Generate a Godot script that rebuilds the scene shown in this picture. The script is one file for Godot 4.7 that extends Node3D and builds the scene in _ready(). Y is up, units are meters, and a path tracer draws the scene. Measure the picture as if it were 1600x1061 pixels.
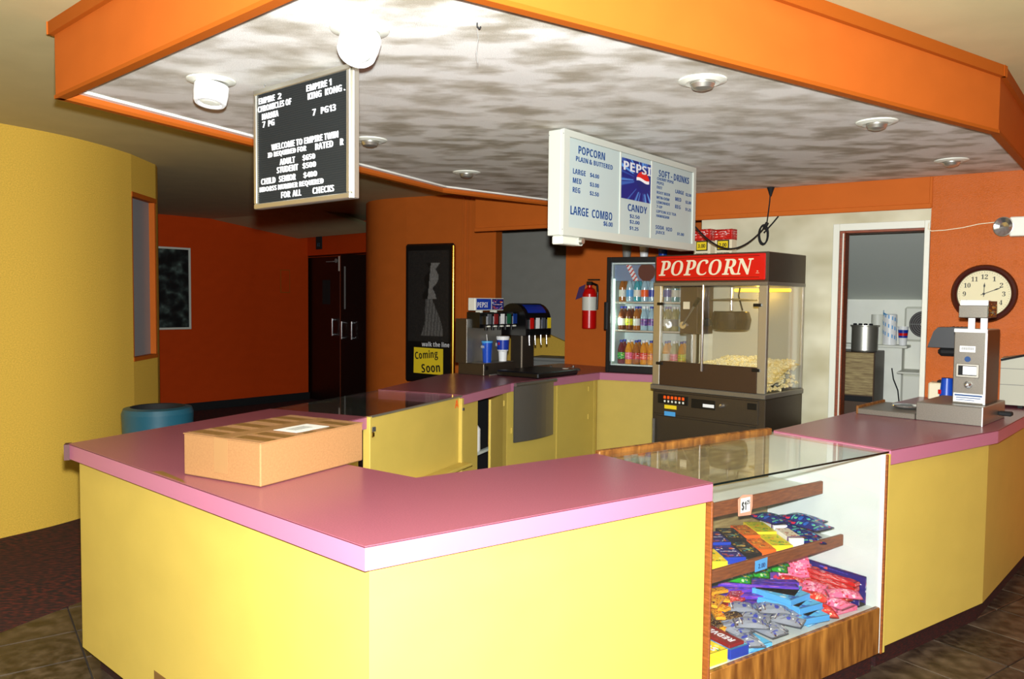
extends Node3D
# A cinema concession stand photographed with an on-camera flash. Metres, y up.
# Azimuths are degrees clockwise from -Z. A frame is an origin on the floor plan and the azimuth of its local +X.

const FRONT_O := Vector2(-0.393, -2.119)   # outer corner of the front counter
const FRONT_A := 55.0
const WALL_O := Vector2(3.671, -5.242)     # plane of the clock wall and the header beam
const WALL_A := 125.0
const BACK_O := Vector2(-0.80, -9.15)      # poster wall behind the drinks counter
const BACK_A := 116.0
const SODA_O := Vector2(-0.247, -6.96)     # front foot of the drink towers
const SODA_A := 38.0
const CASE2_O := Vector2(-0.821, -4.481)   # inner near corner of the second glass case
const CASE2_A := 24.0
const LEG_O := Vector2(2.609, -4.221)      # outer corner of the counter leg that runs to the clock wall
const LEG_A := 42.0
const POP_O := Vector2(1.112, -6.26)       # front foot of the popcorn machine
const POP_A := 134.0
const COOL_O := Vector2(0.83, -7.47)       # front edge of the counter that carries the cooler
const COOL_A := 115.0
const TOP := 1.05
const SOFFIT := 2.63
const LOBBY := 2.91

var S: SurfaceTool
var M := {}
var taken := {}
var font: SystemFont
var serif: SystemFont
var rng := RandomNumberGenerator.new()


# ---------- frames, naming ----------
func plan(o: Vector2, az: float, x: float, y: float, z: float) -> Vector3:
	var a := deg_to_rad(az)
	return Vector3(o.x + x * sin(a) + z * cos(a), y, o.y - x * cos(a) + z * sin(a))

func plan2(o: Vector2, az: float, x: float, z: float) -> Vector2:
	var p := plan(o, az, x, 0, z)
	return Vector2(p.x, p.z)

func numbered(called: String) -> String:
	var n: int = taken.get(called, 0)
	taken[called] = n + 1
	return called if n == 0 else "%s_%03d" % [called, n]

func tag(o: Node, label: String, category: String, group := "") -> Node:
	o.set_meta("label", label)
	o.set_meta("category", category)
	if group:
		o.set_meta("group", group)
	return o

func thing(called: String, label: String, category: String, at := Vector3.ZERO, az := 90.0, group := "") -> Node3D:
	var o := Node3D.new()
	o.name = numbered(called)
	add_child(o)
	o.position = at
	o.rotation.y = deg_to_rad(90.0 - az)
	tag(o, label, category, group)
	return o

func copy(src: Node3D, at: Vector3, az: float, label := "") -> Node3D:
	var c: Node3D = src.duplicate()
	var base := String(src.name)
	var cut := base.rfind("_0")
	c.name = numbered(base.substr(0, cut) if cut > 0 else base)
	add_child(c)
	c.position = at
	c.rotation.y = deg_to_rad(90.0 - az)
	if label:
		c.set_meta("label", label)
	return c

func structure(o: Node) -> Node:
	o.set_meta("kind", "structure")
	return o


# ---------- mesh building ----------
func begin() -> void:
	S = SurfaceTool.new()
	S.begin(Mesh.PRIMITIVE_TRIANGLES)

func done(called: String, m: Material, parent: Node = null) -> MeshInstance3D:
	var o := MeshInstance3D.new()
	o.mesh = S.commit()
	o.material_override = m
	if parent == null:
		o.name = numbered(called)
		add_child(o)
	else:
		o.name = called
		parent.add_child(o, true)
	return o

func again(src: MeshInstance3D, parent: Node, at: Vector3, m: Material = null) -> MeshInstance3D:
	var o := MeshInstance3D.new()
	o.mesh = src.mesh
	o.material_override = m if m else src.material_override
	o.position = at
	o.name = String(src.name).rstrip("0123456789")
	parent.add_child(o, true)
	return o

func v(p: Vector3, n: Vector3, uv := Vector2.ZERO) -> void:
	S.set_normal(n)
	S.set_uv(uv)
	S.add_vertex(p)

func tri(a: Vector3, b: Vector3, c: Vector3, na: Vector3, nb: Vector3, nc: Vector3, ua := Vector2.ZERO, ub := Vector2.ZERO, uc := Vector2.ZERO) -> void:
	if (c - a).cross(b - a).dot(na + nb + nc) < 0.0:
		v(a, na, ua); v(c, nc, uc); v(b, nb, ub)
	else:
		v(a, na, ua); v(b, nb, ub); v(c, nc, uc)

func flat(a: Vector3, b: Vector3, c: Vector3, out: Vector3) -> void:
	var n := (b - a).cross(c - a).normalized()
	if n.dot(out) < 0:
		n = -n
	tri(a, b, c, n, n, n)

func quad(a: Vector3, b: Vector3, c: Vector3, d: Vector3, out: Vector3) -> void:
	var n := (b - a).cross(c - a).normalized()
	if n.dot(out) < 0:
		n = -n
	tri(a, b, c, n, n, n, Vector2(0, 1), Vector2(1, 1), Vector2(1, 0))
	tri(a, c, d, n, n, n, Vector2(0, 1), Vector2(1, 0), Vector2(0, 0))

func box(c: Vector3, s: Vector3, b := 0.003) -> void:
	var h := s * 0.5
	b = minf(b, minf(h.x, minf(h.y, h.z)) * 0.9)
	for axis in 3:
		var i := (axis + 1) % 3
		var j := (axis + 2) % 3
		if axis == 1:
			i = 0
			j = 2
		elif axis == 0:
			i = 2
			j = 1
		for sg in [-1.0, 1.0]:
			var q := []
			for st in [[-1, -1], [1, -1], [1, 1], [-1, 1]]:
				var p := Vector3.ZERO
				p[axis] = sg * h[axis]
				p[i] = st[0] * (h[i] - b)
				p[j] = (st[1] if axis != 1 else -st[1]) * (h[j] - b)
				q.append(c + p)
			var n := Vector3.ZERO
			n[axis] = sg
			quad(q[0], q[1], q[2], q[3], n)
	if b < 0.0006:
		return
	for axis in 3:
		var i := (axis + 1) % 3
		var j := (axis + 2) % 3
		for si in [-1.0, 1.0]:
			for sj in [-1.0, 1.0]:
				var q := []
				for e in [-1.0, 1.0]:
					var p := Vector3.ZERO
					p[axis] = e * (h[axis] - b)
					p[i] = si * h[i]
					p[j] = sj * (h[j] - b)
					q.append(c + p)
					p[i] = si * (h[i] - b)
					p[j] = sj * h[j]
					q.append(c + p)
				var n := Vector3.ZERO
				n[i] = si
				n[j] = sj
				quad(q[0], q[1], q[3], q[2], n)
	for sx in [-1.0, 1.0]:
		for sy in [-1.0, 1.0]:
			for sz in [-1.0, 1.0]:
				var g := Vector3(sx, sy, sz)
				flat(c + g * Vector3(h.x, h.y - b, h.z - b), c + g * Vector3(h.x - b, h.y, h.z - b), c + g * Vector3(h.x - b, h.y - b, h.z), g)

func block(x0: float, x1: float, y0: float, y1: float, z0: float, z1: float, b := 0.003) -> void:
	box(Vector3(x0 + x1, y0 + y1, z0 + z1) * 0.5, Vector3(absf(x1 - x0), absf(y1 - y0), absf(z1 - z0)), b)

func prism(poly: Array, y0: float, y1: float) -> void:
	var pts := PackedVector2Array(poly)
	var idx := Geometry2D.triangulate_polygon(pts)
	for k in range(0, idx.size(), 3):
		for e in [[y1, Vector3.UP], [y0, Vector3.DOWN]]:
			var q := []
			for m in 3:
				var p := pts[idx[k + m]]
				q.append(Vector3(p.x, e[0], p.y))
			flat(q[0], q[1], q[2], e[1])
	var cw := Geometry2D.is_polygon_clockwise(pts)
	for k in pts.size():
		var a := pts[k]
		var b := pts[(k + 1) % pts.size()]
		var n := Vector2(b.y - a.y, a.x - b.x) * (-1.0 if cw else 1.0)
		quad(Vector3(a.x, y0, a.y), Vector3(b.x, y0, b.y), Vector3(b.x, y1, b.y), Vector3(a.x, y1, a.y), Vector3(n.x, 0, n.y))

# an upright outline (x, y) given depth from z0 to z1
func outline(poly: Array, z0: float, z1: float) -> void:
	var pts := PackedVector2Array(poly)
	var idx := Geometry2D.triangulate_polygon(pts)
	for k in range(0, idx.size(), 3):
		for e in [[z1, Vector3.BACK], [z0, Vector3.FORWARD]]:
			var q := []
			for m in 3:
				var p := pts[idx[k + m]]
				q.append(Vector3(p.x, p.y, e[0]))
			flat(q[0], q[1], q[2], e[1] * signf(z1 - z0))
	var cw := Geometry2D.is_polygon_clockwise(pts)
	for k in pts.size():
		var a := pts[k]
		var b := pts[(k + 1) % pts.size()]
		var n := Vector2(b.y - a.y, a.x - b.x) * (-1.0 if cw else 1.0)
		quad(Vector3(a.x, a.y, z0), Vector3(b.x, b.y, z0), Vector3(b.x, b.y, z1), Vector3(a.x, a.y, z1), Vector3(n.x, n.y, 0))

# profile: [radius, height] pairs turned about the y axis at c; sharp corners are kept where two points coincide
func lathe(profile: Array, c := Vector3.ZERO, seg := 20, basis := Basis.IDENTITY) -> void:
	for k in profile.size() - 1:
		var r0: float = profile[k][0]
		var y0: float = profile[k][1]
		var r1: float = profile[k + 1][0]
		var y1: float = profile[k + 1][1]
		if absf(r0 - r1) + absf(y0 - y1) < 1e-6:
			continue
		var t := Vector2(r1 - r0, y1 - y0).normalized()
		for j in seg:
			var a0 := TAU * j / seg
			var a1 := TAU * (j + 1) / seg
			var d0 := Vector3(cos(a0), 0, sin(a0))
			var d1 := Vector3(cos(a1), 0, sin(a1))
			var n0 := (d0 * t.y - Vector3.UP * t.x).normalized()
			var n1 := (d1 * t.y - Vector3.UP * t.x).normalized()
			var up := Vector3.UP
			var p00 := c + basis * (d0 * r0 + up * y0)
			var p10 := c + basis * (d1 * r0 + up * y0)
			var p01 := c + basis * (d0 * r1 + up * y1)
			var p11 := c + basis * (d1 * r1 + up * y1)
			n0 = basis * n0
			n1 = basis * n1
			var u0 := Vector2(float(j) / seg, 1.0 - float(k) / (profile.size() - 1))
			var u1 := Vector2(float(j + 1) / seg, u0.y)
			var w0 := Vector2(u0.x, 1.0 - float(k + 1) / (profile.size() - 1))
			var w1 := Vector2(u1.x, w0.y)
			if r0 > 1e-5:
				tri(p00, p10, p11 if r1 > 1e-5 else p01, n0, n1, n1, u0, u1, w1)
			if r1 > 1e-5:
				tri(p00, p11, p01, n0, n1, n0, u0, w1, w0)

func tube(pts: Array, r: float, seg := 8) -> void:
	for k in pts.size() - 1:
		var a: Vector3 = pts[k]
		var b: Vector3 = pts[k + 1]
		var d := (b - a).normalized()
		var s := d.cross(Vector3.UP if absf(d.y) < 0.9 else Vector3.RIGHT).normalized()
		var u := s.cross(d)
		for j in seg:
			var a0 := TAU * j / seg
			var a1 := TAU * (j + 1) / seg
			var n0 := s * cos(a0) + u * sin(a0)
			var n1 := s * cos(a1) + u * sin(a1)
			tri(a + n0 * r, a + n1 * r, b + n1 * r, n0, n1, n1)
			tri(a + n0 * r, b + n1 * r, b + n0 * r, n0, n1, n0)
			flat(a, a + n0 * r, a + n1 * r, -d)
			flat(b, b + n0 * r, b + n1 * r, d)

# a sealed bag lying flat: puffed in the middle, crimped at both ends, base at y = 0
func pillow(w: float, d: float, h: float, crumple: float) -> void:
	var nx := 7
	var nz := 9
	var top := []
	for i in nx + 1:
		var row := []
		for j in nz + 1:
			var u := float(i) / nx
			var q := float(j) / nz
			var puff := pow(sin(PI * u), 0.6) * pow(sin(PI * clampf((q - 0.06) / 0.88, 0, 1)), 0.5)
			var x := (u - 0.5) * w * (1.0 - 0.05 * puff)
			var z := (q - 0.5) * d
			row.append([Vector3(x, 0.004 + h * puff + rng.randf_range(-1, 1) * crumple * puff, z), Vector2(u, q)])
		top.append(row)
	for i in nx:
		for j in nz:
			var a: Vector3 = top[i][j][0]
			var b: Vector3 = top[i + 1][j][0]
			var c: Vector3 = top[i + 1][j + 1][0]
			var e: Vector3 = top[i][j + 1][0]
			for t3 in [[a, b, c, top[i][j][1], top[i + 1][j][1], top[i + 1][j + 1][1]], [a, c, e, top[i][j][1], top[i + 1][j + 1][1], top[i][j + 1][1]]]:
				var n: Vector3 = (t3[1] - t3[0]).cross(t3[2] - t3[0]).normalized()
				if n.y < 0:
					n = -n
				tri(t3[0], t3[1], t3[2], n, n, n, t3[3], t3[4], t3[5])
	quad(Vector3(-w / 2, 0, -d / 2), Vector3(w / 2, 0, -d / 2), Vector3(w / 2, 0, d / 2), Vector3(-w / 2, 0, d / 2), Vector3.DOWN)

func text(parent: Node, words: String, x0: float, x1: float, yc: float, cap: float, z: float, m: Material, f: Font = null, called := "lettering", depth := 0.0012) -> MeshInstance3D:
	var t := TextMesh.new()
	t.font = f if f else font
	t.text = words
	t.font_size = 32
	t.pixel_size = 0.01
	t.depth = 0.05
	t.curve_step = 2.0
	var o := MeshInstance3D.new()
	o.mesh = t
	o.material_override = m
	o.name = called
	var b := t.get_aabb()
	var s := Vector3((x1 - x0) / maxf(b.size.x, 0.01), cap / maxf(b.size.y, 0.01), depth / 0.05)
	o.scale = s
	o.position = Vector3(x0 - b.position.x * s.x, yc - (b.position.y + b.size.y * 0.5) * s.y, z + depth * 0.5)
	parent.add_child(o, true)
	return o


# ---------- materials ----------
func noise_tex(freq: float, lo: Color, hi: Color, sd: int, size := 256, stretch := 1.0, octaves := 4, gain := 1.1, bias := 0.5) -> ImageTexture:
	var n := FastNoiseLite.new()
	n.seed = sd
	n.frequency = freq
	n.fractal_octaves = octaves
	var im := Image.create(size, size, false, Image.FORMAT_RGB8)
	for y in size:
		for x in size:
			# blend across the borders so that the pattern repeats without a seam
			var fx := float(x) / size
			var fy := float(y) / size
			var a := n.get_noise_2d(x, y * stretch)
			var b := n.get_noise_2d(x - size, y * stretch)
			var c := n.get_noise_2d(x, (y - size) * stretch)
			var d := n.get_noise_2d(x - size, (y - size) * stretch)
			var k := lerpf(lerpf(a, b, fx), lerpf(c, d, fx), fy)
			im.set_pixel(x, y, lo.lerp(hi, clampf(k * gain + bias, 0, 1)))
	return ImageTexture.create_from_image(im)

func mat(called: String, c: Color, rough := 0.7, metal := 0.0, tex: Texture2D = null, scale := 1.0) -> StandardMaterial3D:
	var m := StandardMaterial3D.new()
	m.resource_name = called
	m.albedo_color = c
	m.roughness = rough
	m.metallic = metal
	if tex:
		m.albedo_texture = tex
		m.uv1_triplanar = true
		m.uv1_world_triplanar = true
		m.uv1_scale = Vector3.ONE * scale
	M[called] = m
	return m

func relief(m: StandardMaterial3D, tex: Texture2D, cm: float) -> void:
	m.heightmap_enabled = true
	m.heightmap_texture = tex
	m.heightmap_scale = cm

func glass(called: String, c: Color, a: float) -> StandardMaterial3D:
	var m := StandardMaterial3D.new()
	m.resource_name = called
	m.transparency = BaseMaterial3D.TRANSPARENCY_ALPHA
	m.albedo_color = Color(c.r, c.g, c.b, a)
	m.roughness = 0.02
	M[called] = m
	return m

# printed wrapper: base colour with blocks, blobs and lines of ink
func print_mat(called: String, base: Color, inks: Array, sd: int, rough := 0.35) -> StandardMaterial3D:
	var r := RandomNumberGenerator.new()
	r.seed = sd
	var n := 96
	var im := Image.create(n, n, false, Image.FORMAT_RGB8)
	im.fill(base)
	for k in 26:
		var ink: Color = inks[k % inks.size()]
		var cx := r.randf_range(4, n - 4)
		var cy := r.randf_range(4, n - 4)
		var rx := r.randf_range(3, 16 if k < 4 else 7)
		var ry := r.randf_range(2, 9 if k < 4 else 5)
		for y in range(maxi(0, cy - ry), mini(n, cy + ry)):
			for x in range(maxi(0, cx - rx), mini(n, cx + rx)):
				var dx := (x - cx) / rx
				var dy := (y - cy) / ry
				if dx * dx + dy * dy < 1.0:
					im.set_pixel(x, y, ink)
	# rows of small unreadable print
	for k in 9:
		var ink: Color = inks[(k + 1) % inks.size()]
		var y0 := r.randi_range(4, n - 8)
		var x0 := r.randi_range(4, 40)
		var tall := r.randi_range(2, 5)
		for g in r.randi_range(5, 12):
			var gw := r.randi_range(1, 4)
			im.fill_rect(Rect2i(x0, y0, gw, tall), ink)
			x0 += gw + 1
	im.fill_rect(Rect2i(0, 0, n, 3), base.darkened(0.35))
	im.fill_rect(Rect2i(0, n - 3, n, 3), base.darkened(0.35))
	var m := StandardMaterial3D.new()
	m.resource_name = called
	m.albedo_texture = ImageTexture.create_from_image(im)
	m.roughness = rough
	M[called] = m
	return m

func cola_print() -> StandardMaterial3D:
	var n := 128
	var im := Image.create(n, n, false, Image.FORMAT_RGB8)
	var r := RandomNumberGenerator.new()
	r.seed = 5
	var rays := []
	for k in 60:
		rays.append([r.randf() * TAU, r.randf_range(0.012, 0.05), r.randf_range(0.2, 0.6)])
	var cx := 92.0
	var cy := 58.0
	for y in n:
		for x in n:
			var d := Vector2(x - cx, y - cy)
			var c := Color(0.02, 0.10, 0.45)
			for ray in rays:
				var da := absf(angle_difference(d.angle(), ray[0]))
				if da < ray[1] and d.length() > 34 + ray[2] * 20:
					c = c.lerp(Color(0.45, 0.72, 0.95), ray[2])
			var q := d.length() / 29.0
			if q < 1.0:
				var wave := 3.5 * sin(d.x * 0.09)
				if d.y < -5 + wave:
					c = Color(0.85, 0.10, 0.08)
				elif d.y < 5 + wave:
					c = Color(0.95, 0.95, 0.95)
				else:
					c = Color(0.03, 0.12, 0.42)
			im.set_pixel(x, y, c)
	var m := StandardMaterial3D.new()
	m.albedo_texture = ImageTexture.create_from_image(im)
	m.roughness = 0.35
	M["cola_print"] = m
	return m


func _ready() -> void:
	rng.seed = 11
	# --- camera, surroundings, flash, exposure ---
	var cam := Camera3D.new()
	cam.name = "camera"
	cam.fov = 46.325
	cam.near = 0.05
	cam.far = 60.0
	add_child(cam)
	cam.transform = Transform3D(Basis(Vector3(0.99995, 0.009936, -0.000495), Vector3(-0.009948, 0.998714, -0.049719), Vector3(0.0, 0.049721, 0.998763)), Vector3(0, 1.72, 0))
	cam.current = true
	var env := Environment.new()
	env.background_mode = Environment.BG_COLOR
	env.background_color = Color(0.02, 0.02, 0.025)
	env.tonemap_mode = Environment.TONE_MAPPER_LINEAR
	env.tonemap_exposure = 1.0
	env.sdfgi_enabled = true
	env.ssao_enabled = true
	env.ssil_enabled = true
	var we := WorldEnvironment.new()
	we.name = "surroundings"
	we.environment = env
	add_child(we)
	# the photographer's flash, a hand's breadth above the lens
	var fl := SpotLight3D.new()
	fl.name = "camera_flash"
	fl.position = Vector3(0, 1.84, -0.02)
	fl.rotation_degrees = Vector3(1.0, -3.0, 0)
	fl.light_energy = 40.0
	fl.light_color = Color(0.97, 0.99, 1.0)
	fl.light_size = 0.03
	fl.spot_range = 40.0
	fl.spot_attenuation = 2.0
	fl.spot_angle = 80.0
	fl.spot_angle_attenuation = 0.3
	fl.shadow_enabled = true
	add_child(fl)
	# dim fill lamps added outside the frame, behind and beside the photographer
	for q in [Vector3(-3.4, 2.86, 1.2), Vector3(3.6, 2.86, 1.0)]:
		fill_lamp(q)

	materials()
	setting()
	canopy()
	counters()
	front_case()
	second_case()
	drinks_counter()
	cooler()
	popcorn_machine()
	signs()
	clock_wall()
	ice_dispenser()
	store_room()
	lobby_things()
	candy()


func fill_lamp(p: Vector3) -> void:  # added fill light with a glowing disc, out of view
	var m := StandardMaterial3D.new()
	m.albedo_color = Color(0.9, 0.88, 0.82)
	m.emission_enabled = true
	m.emission = Color(1.0, 0.86, 0.66)
	m.emission_energy_multiplier = 1.2
	begin()
	lathe([[0, 0.045], [0.17, 0.045], [0.17, 0.045], [0.17, 0.02], [0.12, 0.0], [0, -0.01]], Vector3.ZERO, 24)
	var o := done("ceiling_lamp", m)
	o.position = p
	tag(o, "unseen round lamp added under the lobby ceiling for dim warm fill", "lamp", "added fill lamps in the lobby")
	var l := OmniLight3D.new()
	l.name = "lamp_light"
	l.light_color = Color(1.0, 0.86, 0.66)
	l.light_energy = 0.5
	l.light_size = 0.15
	l.omni_range = 30.0
	l.omni_attenuation = 2.0
	l.shadow_enabled = true
	l.position = Vector3(0, -0.2, 0)
	o.add_child(l)


func materials() -> void:
	font = SystemFont.new()
	font.font_names = PackedStringArray(["Droid Sans"])
	font.font_weight = 700
	serif = SystemFont.new()
	serif.font_names = PackedStringArray(["Droid Serif"])
	serif.font_weight = 700
	var soft := noise_tex(0.02, Color(0.96, 0.96, 0.955), Color(1, 1, 1), 1)
	var fine := noise_tex(0.22, Color(0.86, 0.86, 0.85), Color(1, 1, 1), 2)
	var grain := noise_tex(0.03, Color(0.62, 0.55, 0.48), Color(1, 1, 1), 3, 256, 6.0)
	var stucco := noise_tex(0.10, Color(0, 0, 0), Color(1, 1, 1), 4)
	var stain := noise_tex(0.012, Color(0.73, 0.70, 0.64), Color(1, 1, 1), 6, 512, 1.7, 6, 2.0, 0.74)
	var carpet := noise_tex(0.05, Color(0.16, 0.12, 0.13), Color(1.0, 0.62, 0.42), 7, 256, 2.5)
	var slate := noise_tex(0.035, Color(0.45, 0.40, 0.36), Color(1, 0.98, 0.92), 8)
	var patch := noise_tex(0.014, Color(0.80, 0.78, 0.70), Color(1, 1, 0.98), 9, 256, 1.0, 3)
	var worn := noise_tex(0.05, Color(0.40, 0.28, 0.14), Color(1, 0.95, 0.82), 10, 256, 0.12)
	mat("yellow_panel", Color(0.82, 0.71, 0.33), 0.55, 0, soft, 0.9)
	mat("yellow_wall", Color(0.90, 0.73, 0.30), 0.7, 0, fine, 1.6)
	mat("laminate", Color(0.60, 0.34, 0.40), 0.28, 0, fine, 2.5)
	mat("laminate_edge", Color(0.72, 0.44, 0.54), 0.4)
	mat("seam", Color(0.28, 0.10, 0.10), 0.6)
	mat("orange", Color(0.76, 0.385, 0.135), 0.6, 0, soft, 1.0)
	var ow := mat("orange_stucco", Color(0.75, 0.37, 0.11), 0.5, 0, soft, 1.0)
	var rough_orange: StandardMaterial3D = ow
	rough_orange.uv1_scale = Vector3.ONE * 4.0
	relief(rough_orange, stucco, 0.25)
	mat("dark_orange", Color(0.80, 0.27, 0.06), 0.65, 0, soft, 1.0)
	mat("orange_trim", Color(0.66, 0.33, 0.09), 0.6)
	var sf := mat("soffit", Color(0.98, 0.97, 0.94), 0.8, 0, stain, 0.42)
	var sft := noise_tex(0.35, Color(0.76, 0.76, 0.74), Color(1, 1, 1), 12, 256, 1.0, 2, 2.0, 0.75)
	sf.detail_enabled = true
	sf.detail_blend_mode = BaseMaterial3D.BLEND_MODE_MUL
	sf.detail_albedo = sft
	sf.detail_uv_layer = BaseMaterial3D.DETAIL_UV_2
	sf.uv2_triplanar = true
	sf.uv2_world_triplanar = true
	sf.uv2_scale = Vector3.ONE * 3.0
	for n in ["orange", "dark_orange", "yellow_wall", "orange_trim"]:
		M[n].metallic_specular = 0.2
	M.orange_stucco.metallic_specular = 0.3
	mat("white_band", Color(0.95, 0.94, 0.90), 0.6)
	mat("ceiling", Color(0.78, 0.73, 0.54), 0.8, 0, soft, 0.5)
	mat("white_wall", Color(0.86, 0.84, 0.75), 0.7, 0, patch, 0.8)
	mat("white_trim", Color(0.86, 0.86, 0.80), 0.45)
	mat("pale_wall", Color(0.95, 0.95, 0.90), 0.8, 0, soft, 1.0)
	mat("grey_wall", Color(0.55, 0.54, 0.50), 0.85, 0, soft, 1.0)
	mat("jamb_wood", Color(0.62, 0.28, 0.08), 0.5, 0, grain, 1.5)
	mat("carpet", Color(0.40, 0.20, 0.13), 0.95, 0, carpet, 1.1)
	for k in 3:
		mat("slate_%d" % k, Color(0.36, 0.31, 0.27).darkened(0.10 * k), 0.45, 0, slate, 1.0 + 0.4 * k)
	mat("grout", Color(0.20, 0.17, 0.15), 0.9)
	mat("toe_kick", Color(0.30, 0.12, 0.11), 0.7, 0, carpet, 3.0)
	mat("wood_lip", Color(0.58, 0.32, 0.13), 0.45, 0, grain, 2.0)
	mat("worn_wood", Color(0.72, 0.52, 0.26), 0.55, 0, worn, 2.0)
	mat("tan_board", Color(0.72, 0.64, 0.42), 0.55, 0, grain, 1.0)
	mat("white_board", Color(0.82, 0.85, 0.82), 0.45, 0, soft, 1.5)
	mat("bare_board", Color(0.80, 0.66, 0.36), 0.7, 0, grain, 3.0)
	glass("pane", Color(0.75, 0.9, 0.85), 0.02)
	glass("clear_case", Color(0.9, 0.95, 0.9), 0.01)
	mat("glass_edge", Color(0.03, 0.09, 0.08), 0.2)
	mat("steel", Color(0.62, 0.60, 0.56), 0.36, 0.75, fine, 3.0)
	mat("dark_steel", Color(0.40, 0.36, 0.31), 0.38, 0.8, fine, 3.0)
	mat("aluminium", Color(0.80, 0.79, 0.74), 0.38, 0.9)
	mat("chrome", Color(0.80, 0.80, 0.80), 0.14, 0.9)
	mat("kettle", Color(0.36, 0.31, 0.26), 0.24, 0.85)
	mat("brass", Color(0.85, 0.65, 0.25), 0.22, 1.0)
	mat("black", Color(0.045, 0.045, 0.05), 0.35)
	mat("matte_black", Color(0.05, 0.05, 0.055), 0.8)
	mat("brown_panel", Color(0.28, 0.20, 0.13), 0.45, 0.3)
	mat("red", Color(0.80, 0.05, 0.04), 0.3)
	mat("dark_red", Color(0.50, 0.02, 0.03), 0.3)
	mat("white", Color(0.93, 0.93, 0.92), 0.4)
	mat("off_white", Color(0.86, 0.86, 0.80), 0.45)
	mat("grey", Color(0.50, 0.50, 0.48), 0.6)
	mat("blue", Color(0.05, 0.20, 0.62), 0.35)
	mat("light_blue", Color(0.30, 0.62, 0.85), 0.4)
	mat("green", Color(0.04, 0.35, 0.22), 0.35)
	mat("yellow", Color(0.92, 0.80, 0.15), 0.4)
	mat("orange_ink", Color(0.95, 0.35, 0.05), 0.4)
	mat("sign_blue", Color(0.02, 0.24, 0.46), 0.5)
	mat("letter_white", Color(0.84, 0.84, 0.84), 0.5)
	mat("letter_cream", Color(0.90, 0.85, 0.72), 0.5)
	mat("felt", Color(0.07, 0.085, 0.08), 0.9)
	mat("sign_face", Color(0.70, 0.75, 0.73), 0.35)
	mat("sign_case", Color(0.75, 0.76, 0.71), 0.4)
	mat("card", Color(0.63, 0.45, 0.27), 0.8, 0, fine, 2.0)
	mat("tape", Color(0.50, 0.37, 0.20), 0.3)
	mat("clear_tape", Color(0.60, 0.45, 0.29), 0.3)
	mat("door_dark", Color(0.11, 0.05, 0.035), 0.4, 0, grain, 1.0)
	mat("clock_wood", Color(0.24, 0.06, 0.035), 0.35)
	mat("clock_face", Color(0.86, 0.82, 0.66), 0.6)
	mat("ink", Color(0.05, 0.04, 0.04), 0.6)
	mat("teal", Color(0.12, 0.33, 0.40), 0.4)
	mat("fridge_inside", Color(0.82, 0.88, 0.86), 0.4)
	mat("pink_tag", Color(0.93, 0.62, 0.50), 0.7)
	mat("popcorn", Color(0.95, 0.86, 0.52), 0.8)
	mat("popcorn_pale", Color(0.97, 0.92, 0.70), 0.8)
	mat("blue_grey_pane", Color(0.52, 0.54, 0.55), 0.3)
	cola_print()
	banner()
	var W := Color(0.93, 0.93, 0.92)
	print_mat("cup_print", Color(0.05, 0.28, 0.72), [Color(0.10, 0.45, 0.85), Color(0.03, 0.18, 0.55), Color(0.20, 0.55, 0.9)], 21)
	print_mat("p_yellow", Color(0.96, 0.82, 0.12), [Color(0.95, 0.55, 0.1), Color(0.25, 0.55, 0.2), Color(0.98, 0.93, 0.5)], 31)
	print_mat("p_navy", Color(0.10, 0.10, 0.42), [Color(0.9, 0.35, 0.15), W, Color(0.3, 0.3, 0.75)], 32)
	print_mat("p_dark", Color(0.10, 0.10, 0.12), [Color(0.15, 0.6, 0.65), Color(0.9, 0.75, 0.1), Color(0.75, 0.55, 0.35)], 33)
	print_mat("p_orange", Color(0.92, 0.48, 0.10), [Color(0.55, 0.2, 0.08), Color(0.98, 0.75, 0.3), Color(0.3, 0.4, 0.2)], 34)
	print_mat("p_lime", Color(0.88, 0.82, 0.10), [Color(0.15, 0.6, 0.2), Color(0.95, 0.55, 0.1), Color(0.5, 0.75, 0.2)], 35)
	print_mat("p_cream", Color(0.93, 0.88, 0.76), [Color(0.55, 0.35, 0.3), Color(0.8, 0.12, 0.1), Color(0.75, 0.65, 0.55)], 36)
	print_mat("p_brown", Color(0.55, 0.26, 0.12), [Color(0.95, 0.5, 0.15), Color(0.85, 0.7, 0.5), Color(0.7, 0.15, 0.1)], 37)
	print_mat("p_blue_bag", Color(0.03, 0.12, 0.42), [Color(0.1, 0.35, 0.7), Color(0.35, 0.75, 0.55), Color(0.85, 0.1, 0.25), Color(0.4, 0.75, 0.85)], 38, 0.22)
	print_mat("p_purple", Color(0.32, 0.16, 0.68), [Color(0.55, 0.4, 0.85), Color(0.85, 0.4, 0.5), Color(0.22, 0.1, 0.5)], 39)
	print_mat("p_green", Color(0.12, 0.62, 0.15), [Color(0.9, 0.9, 0.4), Color(0.05, 0.45, 0.55), Color(0.7, 0.85, 0.6)], 40, 0.25)
	print_mat("p_pink", Color(0.93, 0.42, 0.58), [Color(0.98, 0.75, 0.8), Color(0.75, 0.15, 0.2), Color(0.9, 0.6, 0.65)], 41)
	print_mat("p_red", Color(0.75, 0.06, 0.08), [Color(0.95, 0.45, 0.4), W, Color(0.5, 0.02, 0.05)], 42)
	print_mat("p_silver", Color(0.50, 0.52, 0.56), [W, Color(0.2, 0.25, 0.6), Color(0.3, 0.16, 0.1), Color(0.5, 0.52, 0.55)], 43, 0.22)
	print_mat("p_sky", Color(0.35, 0.72, 0.88), [Color(0.15, 0.3, 0.65), Color(0.75, 0.9, 0.95), Color(0.25, 0.55, 0.8)], 44)
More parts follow.
